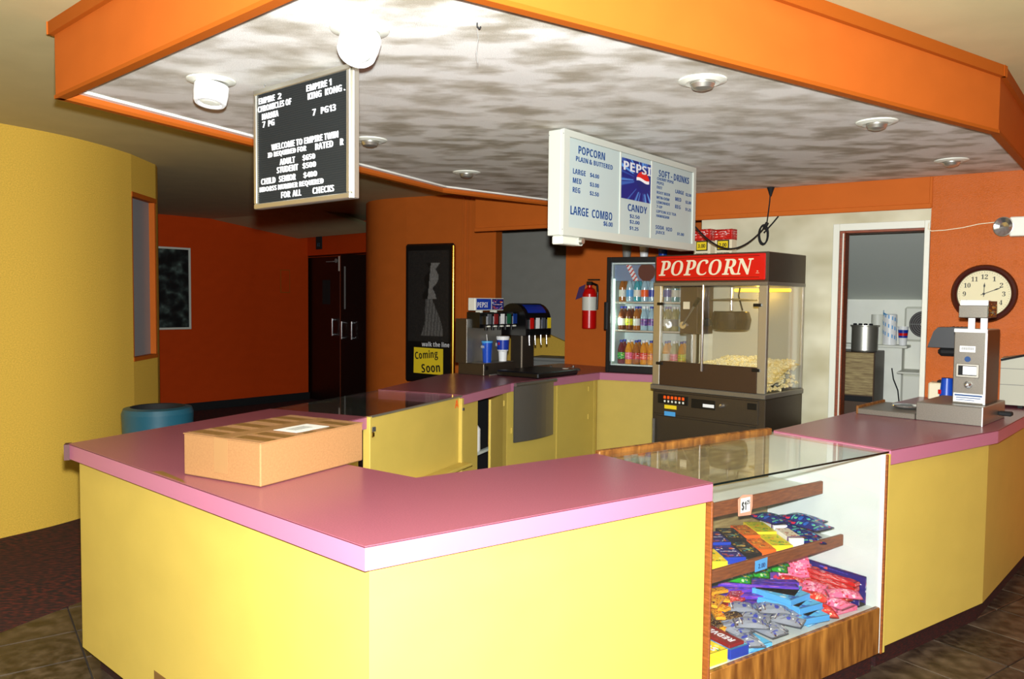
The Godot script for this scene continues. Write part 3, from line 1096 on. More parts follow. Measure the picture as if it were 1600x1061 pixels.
func front_case() -> void:
	var t := thing("display_case", "glass topped candy case with worn wooden front board and two shelves of sweets", "display case", plan(FRONT_O, FRONT_A, 0, 0, 0), FRONT_A)
	begin()
	block(1.415, 2.575, 0.10, 0.318, -0.03, -0.005)
	done("front_board", M.worn_wood, t)
	begin()
	block(1.415, 2.575, 0.0, 0.10, -0.10, -0.04)
	done("toe_kick", M.toe_kick, t)
	begin()
	block(1.415, 2.575, 0.285, 0.310, -0.62, -0.03)
	done("deck", M.white_board, t)
	begin()
	block(2.575, 2.590, 0.10, 1.03, -0.64, -0.006)
	done("white_side", M.white_board, t)
	begin()
	block(2.576, 2.592, 0.10, 1.03, -0.006, 0.004)
	done("side_edging", M.wood_lip, t)
	begin()
	block(2.592, 2.612, 0.10, 1.03, -0.64, 0.002)
	done("outer_side", M.yellow_panel, t)
	begin()
	block(1.403, 1.414, 0.10, 0.975, -0.62, -0.006)
	done("inner_side", M.wood_lip, t)
	for x in [1.415, 1.99]:
		begin()
		block(x, x + 0.60, 0.31, 1.02, -0.64 if x < 1.5 else -0.655, -0.625 if x < 1.5 else -0.64)
		done("sliding_door", M.tan_board, t)
	begin()
	block(1.402, 2.60, 1.02, 1.062, -0.672, -0.640, 0.004)
	done("back_rail", M.worn_wood, t)
	begin()
	block(1.404, 2.60, 1.036, 1.044, -0.640, -0.004, 0.001)
	done("glass_top", M.pane, t)
	begin()
	block(1.404, 2.60, 1.036, 1.044, -0.004, -0.001, 0.0005)
	done("glass_edge", M.glass_edge, t)
	begin()
	block(1.415, 2.575, 0.32, 1.035, -0.016, -0.010, 0.0005)
	done("front_pane", M.clear_case, t)
	for s in [[0.785, 0.848, -0.315], [0.558, 0.612, -0.198]]:
		begin()
		block(1.415, 2.573, s[0], s[1], s[2] - 0.018, s[2])
		done("shelf_lip", M.wood_lip, t)
		begin()
		block(1.415, 2.573, s[0] + 0.012, s[0] + 0.030, -0.62, s[2] - 0.018, 0.001)
		done("shelf_board", M.white_board, t)
	var tg := thing("price_tag", "pink edged paper tag with $1.25 on the upper shelf lip", "price tag", plan(FRONT_O, FRONT_A, 1.98, 0.77, -0.312), FRONT_A)
	begin()
	outline([Vector2(-0.045, 0), Vector2(0.04, -0.006), Vector2(0.05, 0.035), Vector2(0.048, 0.085), Vector2(-0.02, 0.092), Vector2(-0.05, 0.075)], 0, 0.002)
	done("card", M.pink_tag, tg)
	begin()
	block(-0.032, 0.032, 0.012, 0.078, 0.002, 0.003, 0.0001)
	done("paper", M.white, tg)
	text(tg, "$1", -0.026, 0.004, 0.042, 0.045, 0.003, M.ink)
	text(tg, "25", 0.008, 0.028, 0.056, 0.018, 0.003, M.ink)
	var tb := thing("price_tag", "light blue paper tag with 2.00 on the lower shelf lip", "price tag", plan(FRONT_O, FRONT_A, 1.95, 0.556, -0.196), FRONT_A)
	begin()
	outline([Vector2(-0.04, 0), Vector2(0.04, 0.002), Vector2(0.042, 0.052), Vector2(-0.04, 0.048)], 0, 0.002)
	done("card", M.light_blue, tb)
	text(tb, "2.00", -0.02, 0.026, 0.022, 0.02, 0.002, M.sign_blue)


func second_case() -> void:
	# glass case in the left run: yellow back panel toward the inside of the stand
	var t := thing("display_case", "empty glass topped case with yellow back panel and small padlock", "display case", plan(CASE2_O, CASE2_A, 0, 0, 0), CASE2_A)
	begin()
	block(0.004, 1.14, 0.30, 1.036, -0.03, -0.005)
	done("back_panel", M.yellow_panel, t)
	begin()
	block(0.05, 1.13, 0.105, 0.298, -0.66, 0.0)
	done("plinth", M.yellow_panel, t)
	begin()
	block(0.003, 0.026, 0.30, 1.048, -0.02, 0.02)
	done("post", M.yellow_panel, t)
	begin()
	block(1.128, 1.158, 0.12, 1.03, -0.02, 0.02)
	done("post", M.yellow_panel, t)
	begin()
	block(0.15, 1.16, 0.56, 0.58, 0.0, 0.09)
	done("ledge", M.yellow_panel, t)
	begin()
	block(0.01, 1.155, 1.040, 1.048, -0.69, -0.004, 0.001)
	done("glass_top", M.pane, t)
	begin()
	block(0.01, 1.155, 1.038, 1.050, -0.004, 0.010, 0.002)
	done("glass_rail", M.aluminium, t)
	begin()
	block(0.01, 1.155, 1.04, 1.048, -0.692, -0.69, 0.0005)
	done("glass_edge", M.glass_edge, t)
	begin()
	block(0.01, 1.14, 0.30, 1.04, -0.69, -0.684, 0.0005)
	done("front_pane", M.clear_case, t)
	begin()
	block(0.01, 1.14, 0.30, 0.315, -0.68, -0.03, 0.001)
	done("deck", M.matte_black, t)
	begin()
	block(0.03, 0.07, 0.955, 0.985, -0.006, 0.018, 0.004)
	done("hasp", M.chrome, t)
	begin()
	block(0.035, 0.060, 0.925, 0.955, 0.0, 0.016, 0.005)
	done("padlock", M.brass, t)
	begin()
	block(1.125, 1.152, 0.945, 0.965, 0.02, 0.03, 0.003)
	done("latch", M.chrome, t)
	text(t, "A", 1.07, 1.12, 0.995, 0.055, -0.004, M.orange_ink)


func cup(called: String, label: String, at: Vector3, r0: float, r1: float, h: float, body: Material, lid: Material, flip := false, group := "") -> Node3D:
	var t := thing(called, label, "cup", at, 150.0, group)
	var pr := [[0.0, 0.0], [r0, 0.0], [r0, 0.0], [r1, h], [r1, h], [r1 + 0.003, h], [r1 + 0.003, h + 0.006], [r1 - 0.004, h + 0.006], [r1 - 0.005, h], [r0 - 0.003, 0.006], [0, 0.006]]
	if flip:
		pr = [[r0 - 0.002, h], [r0 - 0.002, h], [0, h], [0, h], [r0 - 0.002, h], [r0, h], [r1, 0.0], [r1 + 0.004, 0.0], [r1 + 0.004, 0.006]]
	begin()
	lathe(pr, Vector3.ZERO, 24)
	done("wall", body, t)
	if lid:
		begin()
		lathe([[r1 + 0.004, h - 0.004], [r1 + 0.005, h + 0.012], [r1 - 0.004, h + 0.014], [0, h + 0.014]], Vector3.ZERO, 24)
		done("lid", lid, t)
	return t


func drinks_counter() -> void:
	var C0 := Vector2(-0.345, -5.55)
	var C1 := Vector2(-0.005, -6.385)
	var C3 := Vector2(0.83, -7.44)
	worktop("worktop", "mauve laminate worktop under the drink towers", [C0, C1, C3, plan2(COOL_O, COOL_A, 0.95, 0), plan2(COOL_O, COOL_A, 0.95, -0.58), plan2(COOL_O, COOL_A, 0.0, -0.56), Vector2(0.52, -8.45), plan2(SODA_O, SODA_A, 0.9, -0.34), plan2(SODA_O, SODA_A, -0.15, -0.36), Vector2(-0.985, -5.84)], Vector2(-0.005, -6.385), SODA_A)
	var t := thing("counter_base", "yellow cabinet base under the drink towers with plain flush doors", "cabinet")
	var d1 := (C1 - C0).normalized()
	var d2 := (C3 - C1).normalized()
	var n1 := Vector2(d1.y, -d1.x)
	var n2 := Vector2(d2.y, -d2.x)
	# doors face the inside of the stand: pieces given by their run along the front
	var seg := func(called: String, o: Vector2, d: Vector2, n: Vector2, x0: float, x1: float, y0: float, y1: float, proud: float, m: Material) -> void:
		begin()
		prism([o + d * x0 - n * proud, o + d * x1 - n * proud, o + d * x1 + n * (0.03 - proud), o + d * x0 + n * (0.03 - proud)], y0, y1)
		done(called, m, t)
	seg.call("stile", C0, d1, n1, 0.005, 0.035, 0.1, 0.98, -0.03, M.yellow_panel)
	seg.call("door", C0, d1, n1, 0.04, 0.36, 0.1, 0.978, -0.045, M.yellow_panel)
	seg.call("stile", C0, d1, n1, 0.83, 0.90, 0.1, 0.98, -0.035, M.yellow_panel)
	seg.call("stile", C1, d2, n2, 0.0, 0.06, 0.1, 0.98, -0.035, M.yellow_panel)
	seg.call("door", C1, d2, n2, 0.06, 0.70, 0.1, 0.978, -0.045, M.yellow_panel)
	seg.call("door", C1, d2, n2, 0.71, 1.30, 0.1, 0.978, -0.038, M.yellow_panel)
	seg.call("stile", C1, d2, n2, 1.305, 1.35, 0.1, 0.98, -0.034, M.yellow_panel)
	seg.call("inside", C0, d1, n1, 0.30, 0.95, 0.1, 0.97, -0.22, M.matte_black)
	seg.call("inside_shelf", C0, d1, n1, 0.36, 0.84, 0.55, 0.57, -0.05, M.white_board)
	begin()
	var q := C0 + d1 * 0.82 + n1 * 0.05
	var qe := C0 + d1 * 0.46 + n1 * 0.00
	var qn := (qe - q).orthogonal().normalized() * 0.018
	prism([q, qe, qe + qn, q + qn], 0.12, 0.965)
	done("ajar_door", M.yellow_panel, t)
	for e in [[C0, d1, n1, 0.83, 0.87], [C1, d2, n2, 0.05, 0.63], [C1, d2, n2, 1.20, 0.88], [C1, d2, n2, 1.20, 0.62]]:
		begin()
		var o: Vector2 = e[0] + e[1] * e[3]
		var dd: Vector2 = e[1]
		var nn: Vector2 = e[2]
		prism([o + nn * 0.025, o + dd * 0.014 + nn * 0.025, o + dd * 0.014 + nn * 0.05, o + nn * 0.05], e[4], e[4] + 0.045)
		done("hinge", M.yellow_panel, t)
	var jar := thing("white_jug", "white plastic jug inside the open cabinet under the drink towers", "jug", Vector3(C0.x + d1.x * 0.42 + n1.x * 0.13, 0.57, C0.y + d1.y * 0.42 + n1.y * 0.13))
	begin()
	lathe([[0, 0], [0.07, 0], [0.075, 0.01], [0.075, 0.17], [0.03, 0.23], [0.03, 0.26], [0, 0.26]], Vector3.ZERO, 18)
	done("body", M.white, jar)
	# base toward the cooler
	var t2 := thing("counter_base", "plain yellow counter base under the bottle cooler", "cabinet", Vector3(COOL_O.x, 0, COOL_O.y), COOL_A)
	begin()
	block(-0.035, 0.94, 0.1, TOP - 0.0715, -0.55, -0.035)
	done("panel", M.yellow_panel, t2)
	begin()
	block(0.0, 0.94, 0.0, 0.1, -0.55, -0.08)
	done("toe_kick", M.toe_kick, t2)
	# stainless chute of the ice bin on the front of the cabinet
	var ch := thing("ice_chute", "bulging stainless steel apron hanging on the yellow cabinet under the black lid", "chute", Vector3(C1.x, 0, C1.y), rad_to_deg(atan2(d2.x, -d2.y)))
	begin()
	var prof := []
	for k in 9:
		var u := k / 8.0
		prof.append(Vector2(0.03 + 0.55 * u, 0.012 + 0.028 * sin(PI * u)))
	for k in 8:
		var a: Vector2 = prof[k]
		var b: Vector2 = prof[k + 1]
		var na := Vector3(-(b.y - a.y), 0, b.x - a.x).normalized()
		tri(Vector3(a.x, 0.56, a.y), Vector3(b.x, 0.56, b.y), Vector3(b.x, 1.02, b.y), na, na, na)
		tri(Vector3(a.x, 0.56, a.y), Vector3(b.x, 1.02, b.y), Vector3(a.x, 1.02, a.y), na, na, na)
		flat(Vector3(a.x, 0.56, a.y), Vector3(b.x, 0.56, b.y), Vector3((a.x + b.x) / 2, 0.56, 0.005), Vector3.DOWN)
		flat(Vector3(a.x, 1.02, a.y), Vector3(b.x, 1.02, b.y), Vector3((a.x + b.x) / 2, 1.02, 0.005), Vector3.UP)
	quad(Vector3(0.03, 0.56, 0.005), Vector3(0.58, 0.56, 0.005), Vector3(0.58, 1.02, 0.005), Vector3(0.03, 1.02, 0.005), Vector3.FORWARD)
	done("apron", M.steel, ch)
	begin()
	tube([Vector3(0.02, 1.035, 0.03), Vector3(0.59, 1.035, 0.03)], 0.016, 10)
	done("rolled_edge", M.steel, ch)
	# black lid of the ice bin
	var lid := thing("ice_bin_lid", "glossy black ice bin lid set into the mauve worktop", "lid", plan(SODA_O, SODA_A, 0.0, TOP, 0), SODA_A)
	begin()
	block(0.10, 0.72, 0.001, 0.05, 0.06, 0.52, 0.01)
	done("lid", M.black, lid)
	begin()
	lathe([[0, 0], [0.03, 0], [0.03, 0.003], [0, 0.003]], Vector3(0.66, 0.05, 0.42), 16)
	done("badge", M.off_white, lid)
	# first tower: five taps
	var m1 := thing("drink_tower", "stainless drink tower with five taps and a blue header board", "drink dispenser", plan(SODA_O, SODA_A, 0, TOP, 0), SODA_A)
	begin()
	block(0.0, 0.46, 0.0, 0.105, -0.30, 0.0, 0.004)
	done("drip_base", M.dark_steel, m1)
	begin()
	block(0.02, 0.44, 0.105, 0.109, -0.16, -0.01, 0.001)
	done("drip_grille", M.steel, m1)
	begin()
	block(0.012, 0.06, 0.05, 0.085, 0.0, 0.004, 0.001)
	done("maker_plate", M.black, m1)
	begin()
	block(-0.035, 0.46, 0.105, 0.50, -0.30, -0.17, 0.004)
	done("body", M.steel, m1)
	begin()
	block(-0.04, -0.034, 0.105, 0.50, -0.30, -0.168, 0.001)
	done("side_sheet", M.dark_steel, m1)
	begin()
	outline([Vector2(-0.0, 0.42), Vector2(0.48, 0.42), Vector2(0.48, 0.56), Vector2(0.0, 0.56)], -0.20, -0.05)
	done("tap_head", M.black, m1)
	var caps := [M.p_silver, M.p_red, M.white, M.green, M.cup_print]
	for k in 5:
		var x := 0.02 + 0.092 * k
		begin()
		block(x, x + 0.062, 0.44, 0.535, -0.06, 0.02, 0.012)
		var v1 := done("tap", M.black, m1)
		begin()
		outline([Vector2(x + 0.006, 0.455), Vector2(x + 0.056, 0.455), Vector2(x + 0.056, 0.545), Vector2(x + 0.006, 0.545)], 0.018, 0.024)
		done("brand_card", caps[k], v1)
		begin()
		lathe([[0.016, 0.0], [0.02, 0.04]], Vector3(x + 0.031, 0.40, -0.02), 12)
		done("nozzle", M.black, v1)
		begin()
		block(x + 0.014, x + 0.048, 0.428, 0.442, 0.0, 0.022, 0.003)
		done("lever", M.off_white, v1)
	begin()
	block(-0.10, 0.30, 0.575, 0.685, -0.10, -0.02, 0.004)
	done("header_box", M.off_white, m1)
	begin()
	quad(Vector3(-0.08, 0.582, -0.019), Vector3(0.12, 0.582, -0.019), Vector3(0.12, 0.678, -0.019), Vector3(-0.08, 0.678, -0.019), Vector3.BACK)
	done("header_print", M.blue, m1)
	begin()
	quad(Vector3(0.13, 0.582, -0.019), Vector3(0.295, 0.582, -0.019), Vector3(0.295, 0.678, -0.019), Vector3(0.13, 0.678, -0.019), Vector3.BACK)
	done("header_print", M.p_navy, m1)
	text(m1, "PEPSI", -0.07, 0.07, 0.625, 0.045, -0.0185, M.letter_white)
	for x in [0.0, 0.2]:
		begin()
		block(x, x + 0.03, 0.555, 0.58, -0.10, -0.04, 0.002)
		done("header_foot", M.off_white, m1)
	# second tower: rounded black hood, four taps
	var m2 := thing("drink_tower", "rounded black drink tower with four taps and a blue crown panel", "drink dispenser", plan(SODA_O, SODA_A, 0.53, TOP, 0), SODA_A)
	begin()
	var arch := []
	for k in 15:
		var a := PI * k / 14.0
		arch.append([0.16 * cos(a), 0.48 + 0.16 * sin(a)])
	arch.append([-0.16, 0.34])
	arch.append([0.16, 0.34])
	for k in arch.size():
		var a: Array = arch[k]
		var b: Array = arch[(k + 1) % arch.size()]
		var nn := Vector3(0, a[1] + b[1] - 0.96, a[0] + b[0])
		quad(Vector3(0, a[1], a[0] - 0.1), Vector3(0.40, a[1], a[0] - 0.1), Vector3(0.40, b[1], b[0] - 0.1), Vector3(0, b[1], b[0] - 0.1), nn)
		flat(Vector3(0, a[1], a[0] - 0.1), Vector3(0, b[1], b[0] - 0.1), Vector3(0, 0.46, -0.1), Vector3.LEFT)
		flat(Vector3(0.40, a[1], a[0] - 0.1), Vector3(0.40, b[1], b[0] - 0.1), Vector3(0.40, 0.46, -0.1), Vector3.RIGHT)
	done("hood", M.black, m2)
	begin()
	for k in range(4, 7):
		var a: Array = arch[k - 2]
		var b: Array = arch[k - 1]
		var nn := Vector3(0, a[1] + b[1] - 0.96, a[0] + b[0]).normalized() * 0.003
		quad(Vector3(0.05, a[1], a[0] - 0.1) + nn, Vector3(0.34, a[1], a[0] - 0.1) + nn, Vector3(0.34, b[1], b[0] - 0.1) + nn, Vector3(0.05, b[1], b[0] - 0.1) + nn, nn)
	done("crown_panel", M.blue, m2)
	begin()
	block(0.10, 0.30, 0.0, 0.36, -0.2, -0.06, 0.01)
	done("column", M.dark_steel, m2)
	var caps2 := [M.red, M.white, M.p_silver, M.yellow]
	for k in 4:
		var x := 0.03 + 0.092 * k
		begin()
		block(x, x + 0.062, 0.39, 0.50, 0.02, 0.085, 0.012)
		var v2 := done("tap", M.black, m2)
		begin()
		outline([Vector2(x + 0.005, 0.405), Vector2(x + 0.057, 0.405), Vector2(x + 0.057, 0.505), Vector2(x + 0.005, 0.505)], 0.083, 0.089)
		done("brand_card", caps2[k], v2)
		begin()
		tube([Vector3(x + 0.03, 0.39, 0.05), Vector3(x + 0.03, 0.25, 0.06)], 0.008, 8)
		done("nozzle", M.chrome, v2)
	# sample cups on the drip base
	var c1 := cup("paper_cup", "blue printed paper cup with a straw on the drink tower base", plan(SODA_O, SODA_A, 0.13, TOP + 0.109, -0.07), 0.038, 0.047, 0.18, M.cup_print, M.light_blue)
	begin()
	tube([Vector3(0.0, 0.19, 0), Vector3(-0.012, 0.25, 0)], 0.003, 6)
	done("straw", M.white, c1)
	text(c1, "PEPSI", -0.03, 0.03, 0.14, 0.022, 0.045, M.letter_white)
	var c2 := thing("travel_mug", "white plastic mug with blue band beside the blue paper cup", "cup", plan(SODA_O, SODA_A, 0.355, TOP + 0.109, -0.07), 150)
	begin()
	lathe([[0, 0], [0.036, 0], [0.036, 0], [0.041, 0.085], [0.052, 0.10], [0.056, 0.20], [0.060, 0.20], [0.062, 0.225], [0.055, 0.23], [0, 0.23]], Vector3.ZERO, 24)
	done("wall", M.white, c2)
	begin()
	lathe([[0.0535, 0.105], [0.0572, 0.195]], Vector3.ZERO, 24)
	done("blue_band", M.blue, c2)
	text(c2, "PEPSI", -0.04, 0.005, 0.15, 0.03, 0.053, M.letter_white)
	begin()
	block(0.01, 0.035, 0.15, 0.175, 0.052, 0.056, 0.001)
	done("red_patch", M.red, c2)
	# steel lids on the counter beside the bin
	for e in [[0.885, 0.10, 0.085, "larger domed steel lid on the mauve worktop beside the black bin lid"], [1.06, 0.24, 0.07, "smaller domed steel lid on the mauve worktop near the cooler"]]:
		var dl := thing("steel_lid", e[3], "lid", plan(SODA_O, SODA_A, e[0], TOP, e[1]), SODA_A)
		begin()
		lathe([[e[2], 0.0], [e[2], 0.012], [e[2] * 0.8, 0.022], [e[2] * 0.3, 0.03], [0, 0.031]], Vector3.ZERO, 24)
		done("dome", M.steel, dl)
		begin()
		lathe([[0.012, 0.03], [0.014, 0.042], [0, 0.046]], Vector3.ZERO, 12)
		done("knob", M.chrome, dl)
	var pen := thing("marker_pen", "black and silver pen lying before the drink tower", "pen", plan(SODA_O, SODA_A, 0.02, TOP + 0.008, 0.05), SODA_A)
	begin()
	tube([Vector3(0, 0, 0), Vector3(0.11, 0, 0)], 0.007, 8)
	done("barrel", M.aluminium, pen)
	begin()
	tube([Vector3(0.11, 0, 0), Vector3(0.17, 0, 0)], 0.008, 8)
	done("cap", M.black, pen)
	# poster case on the wall
	var p := thing("poster_case", "tall black poster case with brass edge and a dim black and white film poster", "poster", plan(BACK_O, BACK_A, -0.49, 0.75, 0.003), BACK_A)
	begin()
	block(0.0, 0.66, 0.0, 1.61, 0.0, 0.05, 0.03)
	done("case", M.black, p)
	begin()
	lathe([[0.0, 0.0], [0.028, 0.0], [0.028, 1.55], [0, 1.55]], Vector3(0.655, 0.03, 0.045), 14)
	done("brass_edge", M.brass, p)
	var r := RandomNumberGenerator.new()
	r.seed = 77
	var im := Image.create(64, 96, false, Image.FORMAT_RGB8)
	for y in 96:
		for x in 64:
			im.set_pixel(x, y, Color(0.10, 0.10, 0.10).lerp(Color(0.17, 0.16, 0.15), r.randf()))
	# an indistinct pale figure on black: a light cloak with folds below, a pale blur above
	for y in 96:
		for x in 64:
			var half := 0.0
			var tone := 0.45
			if y > 50 and y < 90:
				half = 5.0 + (y - 50) * 0.32
				tone = 0.42 if int(x + y * 0.12) % 5 else 0.24
			elif y > 12 and y <= 50:
				half = 4.0 + 7.0 * absf(sin(y * 0.16))
				tone = 0.52 if x > 36 - y / 8 else 0.05
			if absf(x - 36.0 - sin(y * 0.1) * 3.0) < half:
				im.set_pixel(x, y, Color(tone, tone * 0.98, tone * 0.94).lerp(Color(0.1, 0.1, 0.1), r.randf() * 0.35))
	var pm := StandardMaterial3D.new()
	pm.albedo_texture = ImageTexture.create_from_image(im)
	pm.roughness = 0.4
	begin()
	quad(Vector3(0.05, 0.48, 0.052), Vector3(0.60, 0.48, 0.052), Vector3(0.60, 1.53, 0.052), Vector3(0.05, 1.53, 0.052), Vector3.BACK)
	done("print", pm, p)
	text(p, "walk the line", 0.24, 0.61, 0.45, 0.055, 0.05, M.letter_white)
	var cs := thing("paper_sign", "yellow paper sign with hand-lettered Coming Soon taped below the film poster", "sign", plan(BACK_O, BACK_A, -0.36, 0.85, 0.0555), BACK_A)
	begin()
	outline([Vector2(0, 0.01), Vector2(0.40, 0), Vector2(0.40, 0.30), Vector2(0.005, 0.31)], 0, 0.002)
	done("sheet", M.yellow, cs)
	var w1 := text(cs, "Coming", 0.02, 0.33, 0.215, 0.12, 0.002, M.ink)
	w1.rotation.z = 0.10
	var w2 := text(cs, "Soon", 0.11, 0.36, 0.075, 0.10, 0.002, M.ink)
	w2.rotation.z = 0.08
	# fire extinguisher on the wall beside the cooler
	var fe := thing("fire_extinguisher", "red fire extinguisher with white label hanging on the orange wall", "extinguisher", plan(BACK_O, BACK_A, 1.83, 1.43, 0.10), BACK_A)
	begin()
	lathe([[0, 0], [0.07, 0.0], [0.075, 0.01], [0.075, 0.36], [0.055, 0.41], [0.025, 0.43], [0.025, 0.45], [0, 0.45]], Vector3.ZERO, 20)
	done("cylinder", M.red, fe)
	begin()
	lathe([[0.0765, 0.19], [0.0765, 0.33]], Vector3.ZERO, 20)
	done("label_band", M.off_white, fe)
	begin()
	block(-0.03, 0.03, 0.45, 0.49, -0.02, 0.02, 0.004)
	block(-0.02, 0.11, 0.50, 0.515, -0.012, 0.012, 0.003)
	done("valve", M.black, fe)
	begin()
	tube([Vector3(0.03, 0.47, 0), Vector3(0.09, 0.45, 0.02), Vector3(0.10, 0.38, 0.03), Vector3(0.095, 0.2, 0.03)], 0.012, 8)
	done("hose", M.black, fe)
	begin()
	outline([Vector2(-0.14, 0.30), Vector2(-0.06, 0.33), Vector2(-0.03, 0.46), Vector2(-0.10, 0.43)], 0.04, 0.042)
	done("service_tag", M.p_violet, fe)


func bottle(at: Vector3, liquid: Material, wrap: Material, cap: Material, fat: bool, label: String) -> Node3D:
	var t := thing("drink_bottle", label, "bottle", at, COOL_A, "bottles in the glass door cooler")
	var k := 1.05 if fat else 1.0
	begin()
	lathe([[0, 0], [0.03 * k, 0], [0.033 * k, 0.012], [0.033 * k, 0.13], [0.024 * k, 0.17], [0.013, 0.195], [0.013, 0.215], [0, 0.215]], Vector3.ZERO, 14)
	done("bottle_body", liquid, t)
	begin()
	lathe([[0.0338 * k, 0.045], [0.0338 * k, 0.11]], Vector3.ZERO, 14)
	done("wrap_label", wrap, t)
	begin()
	lathe([[0.016, 0.205], [0.016, 0.225], [0, 0.226]], Vector3.ZERO, 10)
	done("cap", cap, t)
	return t


func cooler() -> void:
	var t := thing("bottle_cooler", "black framed glass door bottle cooler on the back counter, lit inside", "cooler", plan(COOL_O, COOL_A, 0.045, TOP, -0.03), COOL_A)
	begin()
	block(0, 0.03, 0.0, 1.08, -0.5, -0.05)
	block(0.77, 0.80, 0.0, 1.08, -0.5, -0.05)
	block(0.03, 0.77, 1.03, 1.08, -0.5, -0.05)
	block(0.03, 0.77, 0.0, 0.06, -0.5, -0.05)
	block(0.03, 0.77, 0.06, 1.03, -0.5, -0.48)
	done("cabinet", M.matte_black, t)
	begin()
	block(0.031, 0.045, 0.06, 1.03, -0.478, -0.05, 0.001)
	block(0.755, 0.769, 0.06, 1.03, -0.478, -0.05, 0.001)
	block(0.045, 0.755, 0.06, 0.075, -0.478, -0.05, 0.001)
	block(0.045, 0.755, 1.015, 1.029, -0.478, -0.05, 0.001)
	block(0.045, 0.755, 0.075, 1.015, -0.479, -0.465, 0.001)
	done("liner", M.fridge_inside, t)
	begin()
	block(0, 0.04, 0.0, 1.08, -0.048, 0.0, 0.004)
	block(0.76, 0.80, 0.0, 1.08, -0.048, 0.0, 0.004)
	block(0.04, 0.76, 1.035, 1.08, -0.048, 0.0, 0.004)
	block(0.04, 0.76, 0.0, 0.065, -0.048, 0.0, 0.004)
	done("door_frame", M.black, t)
	begin()
	block(0.04, 0.76, 0.065, 1.035, -0.03, -0.022, 0.0005)
	done("door_pane", M.clear_case, t)
	begin()
	block(-0.012, 0.008, 0.40, 0.66, 0.0, 0.03, 0.005)
	done("door_handle", M.black, t)
	begin()
	quad(Vector3(0.05, 0.86, -0.09), Vector3(0.75, 0.86, -0.09), Vector3(0.75, 1.01, -0.09), Vector3(0.05, 1.01, -0.09), Vector3.BACK)
	quad(Vector3(0.05, 0.86, -0.10), Vector3(0.75, 0.86, -0.10), Vector3(0.75, 1.01, -0.10), Vector3(0.05, 1.01, -0.10), Vector3.FORWARD)
	quad(Vector3(0.05, 0.86, -0.10), Vector3(0.75, 0.86, -0.10), Vector3(0.75, 0.86, -0.09), Vector3(0.05, 0.86, -0.09), Vector3.DOWN)
	done("header_panel", M.cooler_banner, t)
	for y in [0.655, 0.385]:
		begin()
		for k in 12:
			block(0.05, 0.75, y, y + 0.004, -0.44 + k * 0.032, -0.436 + k * 0.032, 0.0005)
		block(0.05, 0.75, y - 0.004, y + 0.012, -0.078, -0.07, 0.001)
		done("wire_shelf", M.aluminium, t)
	# lamp behind the door post
	var lm := StandardMaterial3D.new()
	lm.albedo_color = Color(0.95, 0.97, 0.95)
	lm.emission_enabled = true
	lm.emission = Color(0.86, 1.0, 0.92)
	lm.emission_energy_multiplier = 0.9
	begin()
	block(0.047, 0.066, 0.10, 0.88, -0.075, -0.052, 0.003)
	done("lamp_tube", lm, t)
	var al := OmniLight3D.new()
	al.name = "cooler_light"
	al.light_color = Color(0.86, 1.0, 0.92)
	al.light_energy = 0.035
	al.light_size = 0.04
	al.shadow_enabled = true
	al.omni_range = 10.0
	al.omni_attenuation = 2.0
	al.position = Vector3(0.085, 0.50, -0.085)
	t.add_child(al)
	var amber := mat("amber", Color(0.62, 0.36, 0.10), 0.12)
	var tea := mat("tea", Color(0.40, 0.18, 0.05), 0.12)
	var water := mat("water", Color(0.62, 0.74, 0.78), 0.10)
	var aqua := mat("aqua", Color(0.25, 0.62, 0.66), 0.10)
	var juice := mat("juice", Color(0.85, 0.55, 0.10), 0.15)
	var berry := mat("berry", Color(0.40, 0.06, 0.12), 0.15)
	var pale := mat("pale_juice", Color(0.62, 0.60, 0.42), 0.12)
	var rows := [
		[0.667, false, [[amber, M.off_white], [water, M.light_blue], [aqua, M.off_white], [water, M.orange_ink], [water, M.blue], [amber, M.light_blue], [water, M.blue], [aqua, M.off_white], [water, M.white]]],
		[0.397, true, [[tea, M.off_white], [tea, M.p_lime], [amber, M.off_white], [water, M.p_violet], [water, M.p_violet], [pale, M.grey], [pale, M.off_white], [pale, M.grey], [water, M.off_white]]],
		[0.077, true, [[berry, M.p_green], [juice, M.p_pink], [amber, M.p_red], [juice, M.p_scarlet], [juice, M.p_orange], [pale, M.p_green], [juice, M.off_white], [pale, M.p_pink], [juice, M.p_lime]]]]
	var words := ["on the top cooler shelf", "on the middle cooler shelf", "on the cooler floor"]
	var tone := {amber: "amber", tea: "dark tea brown", water: "clear", aqua: "aqua", juice: "orange juice", berry: "dark berry red", pale: "pale yellow"}
	for r in 3:
		var row: Array = rows[r]
		for k in row[2].size():
			var e: Array = row[2][k]
			var lb := "%s drink bottle with printed wrap %s" % [tone[e[0]], words[r]]
			for dz in [0.0, -0.11]:
				bottle(plan(COOL_O, COOL_A, 0.045 + 0.115 + 0.072 * k, TOP + row[0], -0.03 - 0.13 + dz), e[0], e[1], M.white if k % 2 else M.blue, row[1], lb)
	# cups stacked on the cooler
	var y := TOP + 1.08
	cup("cup_stack", "stack of grey cups standing on the bottle cooler", plan(COOL_O, COOL_A, 0.17, y, -0.25), 0.036, 0.055, 0.24, M.grey, null)
	cup("cup_stack", "stack of white foam cups standing on the bottle cooler", plan(COOL_O, COOL_A, 0.34, y, -0.25), 0.036, 0.055, 0.24, M.white, null)
	cup("cup_stack", "stack of blue printed cups standing on the bottle cooler", plan(COOL_O, COOL_A, 0.52, y, -0.25), 0.038, 0.055, 0.22, M.cup_print, null)


